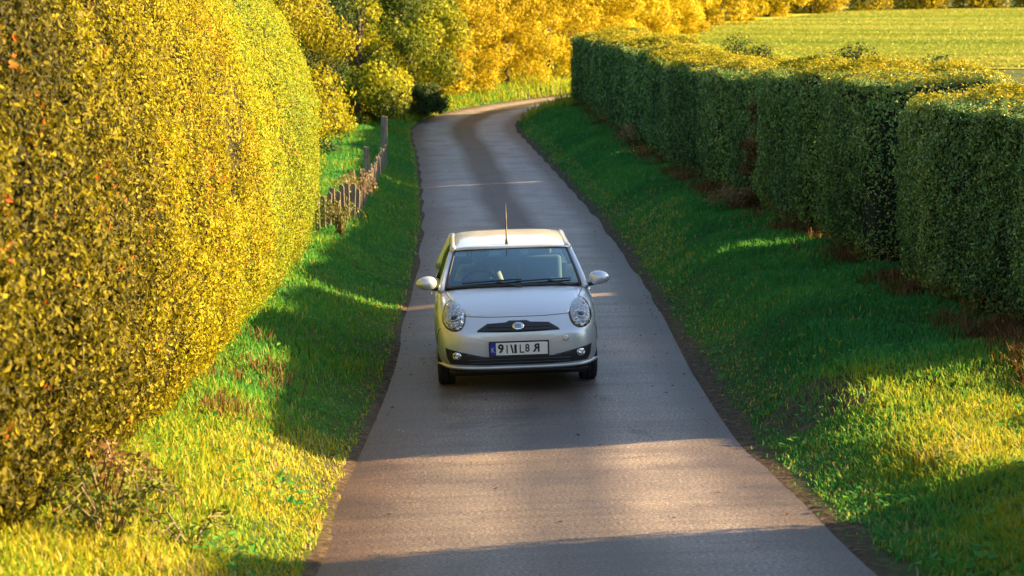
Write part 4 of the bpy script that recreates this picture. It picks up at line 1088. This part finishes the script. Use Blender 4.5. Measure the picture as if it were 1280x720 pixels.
        b = bmesh.new(); bmesh.ops.create_uvsphere(b, u_segments=20, v_segments=8, radius=1, matrix=Matrix.Translation(mc + Vector((0, .027, .008))) @ Matrix.Diagonal((.09, .008, .062, 1))); bm_obj('mirror_glass', b, CHROME, mr_)
        b = bmesh.new(); tubes(b, [(s * .755, Y0 + 1.22, .955), (s * .80, Y0 + 1.20, .965), (s * .87, Y0 + 1.17, .985)], [.03, .022, .02], 8); bm_obj('mirror_arm', b, BLACK, mr_)
    # roof
    b = bmesh.new(); g = []; nu, nv = 25, 21
    for i in range(nu):
        u = -1 + 2 * i / (nu - 1); row = []
        for j in range(nv):
            v = j / (nv - 1)
            y0 = Y0 + 1.575 + .08 * u * u; y1 = Y0 + 3.13 - .06 * u * u
            cz = 1.352 + .040 * math.sin(math.pi * (min(1, v * .80 + .055))) ** .9
            row.append(b.verts.new((.628 * u, y0 + (y1 - y0) * v, 1.352 - .004 + (cz - 1.352) * (1 - abs(u) ** 3.2 * .72) + .012 - .03 * abs(u) ** 8)))
        g.append(row)
    for i in range(nu - 1):
        for j in range(nv - 1): b.faces.new((g[i][j], g[i + 1][j], g[i + 1][j + 1], g[i][j + 1]))
    rf = bm_obj('roof', b, PAINT, root); md = rf.modifiers.new('t', 'SOLIDIFY'); md.thickness = .03; md.offset = -1; apply_mods(rf)
    # aerial
    b = bmesh.new(); ax = Vector((-.035, Y0 + 1.74, 1.375))
    tubes(b, [ax, ax + Vector((0, .0, .05)), ax + Vector((0, .005, .06)), ax + Vector((0.0, .03, .25)), ax + Vector((0.0, .06, .46))], [.018, .014, .009, .0075, .006], 8)
    bm_obj('aerial', b, plain_mat('aerial_rod', (.06, .05, .045), .5), root)
    rw = patch('rear_window', rbot, rtop, GLASS, -.93, .93, .04, .96, .02, Vector((0, .6, .5)))
    # wipers
    for xa, xb in ((-.52, .08), (.02, .60)):
        b = bmesh.new()
        P = lambda u, v, o: bot(u).lerp(top(u), v) + fn * (o + .018 * 4 * v * (1 - v))
        tubes(b, [P(u, .075 + .05 * t, .020) for t, u in [(k / 6, (xa + (xb - xa) * k / 6) / .70) for k in range(7)]], [.009] * 7, 6)
        w_ = bm_obj('wiper', b, BLACK, root)
        b = bmesh.new(); u_ = xb / .70
        tubes(b, [P(u_, -.04, .015), P((xa + xb) / 2 / .70, .09, .032)], [.011, .007], 6); bm_obj('wiper_arm', b, BLACK, w_)
    # tax disc sticker low in the windscreen corner
    patch('permit_sticker', bot, top, plain_mat('paper', (.75, .78, .78), .6), .55, .70, .115, .19, .0, fn, parent=ws, nu=3, nv=3).location = fn * .004
    # cabin --------------------------------------------------------------
    b = bmesh.new(); g = []
    for u in np.linspace(-1, 1, 15):
        row = []
        for v in np.linspace(0, 1, 7):
            y = Y0 + .93 + .19 * u * u + v * (.50 - .14 * u * u)
            z = 1.012 - .035 * u * u + .03 * math.sin(math.pi * v) * (1 if u > -.2 else 1.6) - .22 * max(0, v - .8) / .2
            row.append(b.verts.new((u * .70, y, z)))
        g.append(row)
    for i in range(14):
        for j in range(6): b.faces.new((g[i][j], g[i + 1][j], g[i + 1][j + 1], g[i][j + 1]))
    bm_obj('dashboard', b, DASH, root)
    box('cabin_floor', (0, Y0 + 2.2, .43), (1.36, 1.9, .03), CLOTH, root)
    def rbox(name, c, d, mat, par, bev, rot=0):
        b = bmesh.new(); bmesh.ops.create_cube(b, size=1, matrix=Matrix.Translation(c) @ Matrix.Rotation(rot, 4, 'X') @ Matrix.Diagonal((*d, 1)))
        bmesh.ops.bevel(b, geom=b.edges[:], offset=bev, segments=4, affect='EDGES', profile=.6)
        return bm_obj(name, b, mat, par)
    for x in (-.34, .34):
        st = rbox('seat', (x, Y0 + 1.98, .56), (.48, .48, .15), CLOTH, root, .05)
        rbox('backrest', (x, Y0 + 2.28, .88), (.47, .13, .56), CLOTH, st, .055, R(-12))
        rbox('headrest', (x, Y0 + 2.37, 1.245), (.26, .09, .17), CLOTH, st, .04, R(-6))
    rs = rbox('rear_seat', (0, Y0 + 2.82, .60), (1.26, .46, .16), CLOTH, root, .05)
    rbox('backrest', (0, Y0 + 3.08, .84), (1.26, .12, .46), CLOTH, rs, .05, R(-14))
    b = bmesh.new(); q = Matrix.Translation((-.34, Y0 + 1.53, .965)) @ Matrix.Rotation(R(-62), 4, 'X')
    vs_ = [[b.verts.new(q @ Vector(((.175 + .014 * math.cos(c)) * math.cos(a), (.175 + .014 * math.cos(c)) * math.sin(a), .014 * math.sin(c)))) for c in [k * math.pi / 3 for k in range(6)]] for a in [k * math.pi / 14 for k in range(28)]]
    for i in range(28):
        for k in range(6): b.faces.new((vs_[i][k], vs_[(i + 1) % 28][k], vs_[(i + 1) % 28][(k + 1) % 6], vs_[i][(k + 1) % 6]))
    tubes(b, [q @ Vector((-.17, 0, 0)), q @ Vector((0, 0, -.02)), q @ Vector((.17, 0, 0))], [.012, .03, .012], 6)
    tubes(b, [q @ Vector((0, 0, -.02)), q @ Vector((0, 0, -.30))], [.03, .03], 8)
    bm_obj('steering_wheel', b, BLACK, root)
    box('rear_view_mirror', (.0, Y0 + 1.62, 1.285), (.21, .03, .06), BLACK, root, .012)
    # wheels
    def lathe(b, prof, c, s, n=36):
        rs_ = [[b.verts.new((c[0] + s * x, c[1] + r * math.cos(a), c[2] + r * math.sin(a))) for x, r in prof] for a in [2 * math.pi * k / n for k in range(n)]]
        for i in range(n):
            for k in range(len(prof) - 1): b.faces.new((rs_[i][k], rs_[(i + 1) % n][k], rs_[(i + 1) % n][k + 1], rs_[i][k + 1]))
    for y in (.70, 2.88):
        for s in (-1, 1):
            wh = empty('wheel', (s * .715, Y0 + y, .288)); wh.parent = root
            b = bmesh.new(); lathe(b, [(-.075, .19), (-.085, .22), (-.085, .262), (-.07, .283), (-.03, .288), (-.028, .281), (-.022, .281), (-.02, .288), (.02, .288), (.022, .281), (.028, .281), (.03, .288), (.07, .283), (.085, .262), (.085, .22), (.075, .19)], (0, 0, 0), s); bm_obj('tyre', b, RUBBER, wh)
            b = bmesh.new(); lathe(b, [(-.075, .19), (.0, .175), (.075, .192), (.080, .185), (.055, .17), (.035, .10), (.05, .06), (.06, .03), (.06, 0)], (0, 0, 0), s)
            for k in range(5):
                a = 2 * math.pi * k / 5
                tubes(b, [(s * .062, .03 * math.cos(a), .03 * math.sin(a)), (s * .068, .18 * math.cos(a), .18 * math.sin(a))], [.028, .022], 6)
            bm_obj('rim', b, ALLOY, wh)
    # tail lights and tailgate
    for s in (-1, 1):
        b = bmesh.new(); bmesh.ops.create_uvsphere(b, u_segments=14, v_segments=10, radius=1, matrix=Matrix.Translation((s * .70, Y0 + 3.41, .78)) @ Matrix.Diagonal((.07, .06, .16, 1))); bm_obj('tail_light', b, plain_mat('red_lens', (.35, .01, .01), .15), root)
    return root

CAR_X, CAR_Y = .085, 18.05          # nose position on the road
yaw = R(2.2); L2 = 1.75
cx_, cy_ = CAR_X - math.sin(yaw) * L2, CAR_Y + math.cos(yaw) * L2
lat_, _ = road_coord(cx_, cy_)
car = build_car((cx_, cy_, float(zprof(cy_)) + CROSS * float(lat_[0]) + .006), (R(0.4), -math.atan(CROSS) , yaw))

def build_driver(car):
    """seated driver, both hands on the wheel; built in the car's axes then placed"""
    Y0 = -1.75
    V = []; E = []; Rr = []
    def add(p, r, par=None):
        V.append(Vector(p)); Rr.append(r)
        if par is not None: E.append((par, len(V) - 1))
        return len(V) - 1
    x = -.34
    pel = add((x, Y0 + 2.10, .70), .125)
    wst = add((x, Y0 + 2.12, .84), .115, pel); ch = add((x, Y0 + 2.11, .98), .135, wst); nk = add((x, Y0 + 2.09, 1.10), .062, ch); hd0 = add((x, Y0 + 2.05, 1.165), .058, nk)
    hd1 = add((x, Y0 + 2.035, 1.225), .080, hd0); hd2 = add((x, Y0 + 2.05, 1.295), .070, hd1)
    for s in (-1, 1):
        hp = add((x + s * .10, Y0 + 2.04, .69), .085, pel); kn = add((x + s * .14, Y0 + 1.66, .74), .062, hp); an = add((x + s * .10, Y0 + 1.38, .52), .042, kn); add((x + s * .10, Y0 + 1.26, .50), .032, an)
        sh = add((x + s * .175, Y0 + 2.09, 1.055), .060, ch); el = add((x + s * .235, Y0 + 1.86, .90), .043, sh); wr = add((x + s * .175, Y0 + 1.60, 1.005), .026, el)
        pm = add((x + s * .165, Y0 + 1.53, 1.045), .030, wr)
        for k in range(4):
            a = -.030 + .02 * k; f = add((x + s * (.160 + a * .3), Y0 + 1.485, 1.060 + a), .0088, pm); add((x + s * (.145 + a * .3), Y0 + 1.480 + .02, 1.065 + a), .0075, f)
        t = add((x + s * .135, Y0 + 1.525, 1.075), .0095, pm); add((x + s * .125, Y0 + 1.50, 1.095), .008, t)
    me = bpy.data.meshes.new('driver_body'); me.from_pydata([tuple(v) for v in V], E, [])
    o = link(bpy.data.objects.new('person', me))
    md = o.modifiers.new('k', 'SKIN'); md.use_smooth_shade = True
    for i, r in enumerate(Rr): me.skin_vertices[0].data[i].radius = (r, r); me.skin_vertices[0].data[i].use_root = (i == 0)
    md = o.modifiers.new('s', 'SUBSURF'); md.levels = 2; md.render_levels = 2
    bpy.context.view_layer.update(); apply_mods(o)
    me = o.data
    skin = plain_mat('skin', (.55, .32, .24), .55); shirt = plain_mat('pale_shirt', (.55, .42, .42), .85, var=.15); trou = plain_mat('dark_trousers', (.03, .035, .06), .85); eye = plain_mat('eye_dark', (.02, .015, .012), .2)
    me.materials.clear()
    for m in (skin, shirt, trou): me.materials.append(m)
    for p in me.polygons:
        c = p.center; p.use_smooth = True
        p.material_index = 0 if (c.z > 1.125 and abs(c.x - x) < .12 and c.y > Y0 + 1.9) or c.y < Y0 + 1.60 and c.z > .9 else (2 if c.z < .80 else 1)
    def bit(name, loc, rad, sc, m):
        b = bmesh.new(); bmesh.ops.create_uvsphere(b, u_segments=14, v_segments=9, radius=rad, matrix=Matrix.Translation(loc) @ Matrix.Diagonal((*sc, 1))); return bm_obj(name, b, m, o)
    b = bmesh.new(); bmesh.ops.create_uvsphere(b, u_segments=20, v_segments=14, radius=.098, matrix=Matrix.Translation((x, Y0 + 2.062, 1.272)) @ Matrix.Diagonal((.93, 1.0, .95, 1)))
    bmesh.ops.delete(b, geom=[v for v in b.verts if v.co.y < Y0 + 2.0 and v.co.z < 1.315 or v.co.z < 1.20], context='VERTS')
    bm_obj('hair', b, plain_mat('brown_hair', (.05, .03, .02), .6), o)
    for s in (-1, 1):
        bit('eye', (x + s * .031, Y0 + 1.962, 1.248), .012, (1, .6, .7), eye)
        bit('ear', (x + s * .084, Y0 + 2.05, 1.235), .026, (.4, .7, 1.1), skin)
    bit('nose', (x, Y0 + 1.948, 1.222), .016, (.8, 1.1, 1.3), skin); bit('mouth', (x, Y0 + 1.960, 1.188), .022, (1, .35, .28), plain_mat('lips', (.40, .15, .13), .5))
    o.matrix_world = car.matrix_world
    tag(o, 'driver in a pale shirt holding the steering wheel behind the windscreen', 'person')
car.scale = (1.065, 1.02, .99)
bpy.context.view_layer.update()
build_driver(car)
#CAR_END


# ------------------------------------------------------------------ light, sky, camera
SUN_EL, SUN_AZ = R(20.3), R(78)     # azimuth from +Y towards +X
sd = Vector((math.cos(SUN_EL) * math.sin(SUN_AZ), math.cos(SUN_EL) * math.cos(SUN_AZ), math.sin(SUN_EL)))
sl = bpy.data.lights.new('sun', 'SUN'); sl.energy = 5.0; sl.angle = R(.53); sl.color = (1, .64, .28)
so = link(bpy.data.objects.new('sun', sl)); so.rotation_euler = sd.to_track_quat('Z', 'Y').to_euler(); so.location = sd * 100
w = bpy.data.worlds.new('World'); scene.world = w; w.use_nodes = True
nt = w.node_tree; bg = nt.nodes['Background']
sky = nt.nodes.new('ShaderNodeTexSky'); sky.sky_type = 'NISHITA'; sky.sun_disc = False
sky.sun_elevation = SUN_EL; sky.sun_rotation = SUN_AZ; sky.air_density = 1.0; sky.dust_density = 1.5; sky.ozone_density = 1.0
nt.links.new(sky.outputs[0], bg.inputs[0]); bg.inputs[1].default_value = .060

cam = bpy.data.cameras.new('camera'); co = link(bpy.data.objects.new('camera', cam))
cam.lens = 36 * 2200 / 1280; cam.sensor_width = 36; cam.clip_end = 3000; cam.clip_start = .1
co.location = (0, 0, 3.66); co.rotation_euler = (R(90) - math.atan(310 / 2200), 0, 0)
cam.dof.use_dof = True; cam.dof.focus_distance = 18.3; cam.dof.aperture_fstop = 2.8
scene.camera = co
vs = scene.view_settings
vs.view_transform = 'Standard'; vs.look = 'None'; vs.gamma = 1; vs.use_curve_mapping = False; vs.exposure = 2.55
scene.render.engine = 'CYCLES'
scene.cycles.max_bounces = 6; scene.cycles.transparent_max_bounces = 8; scene.cycles.use_denoising = True
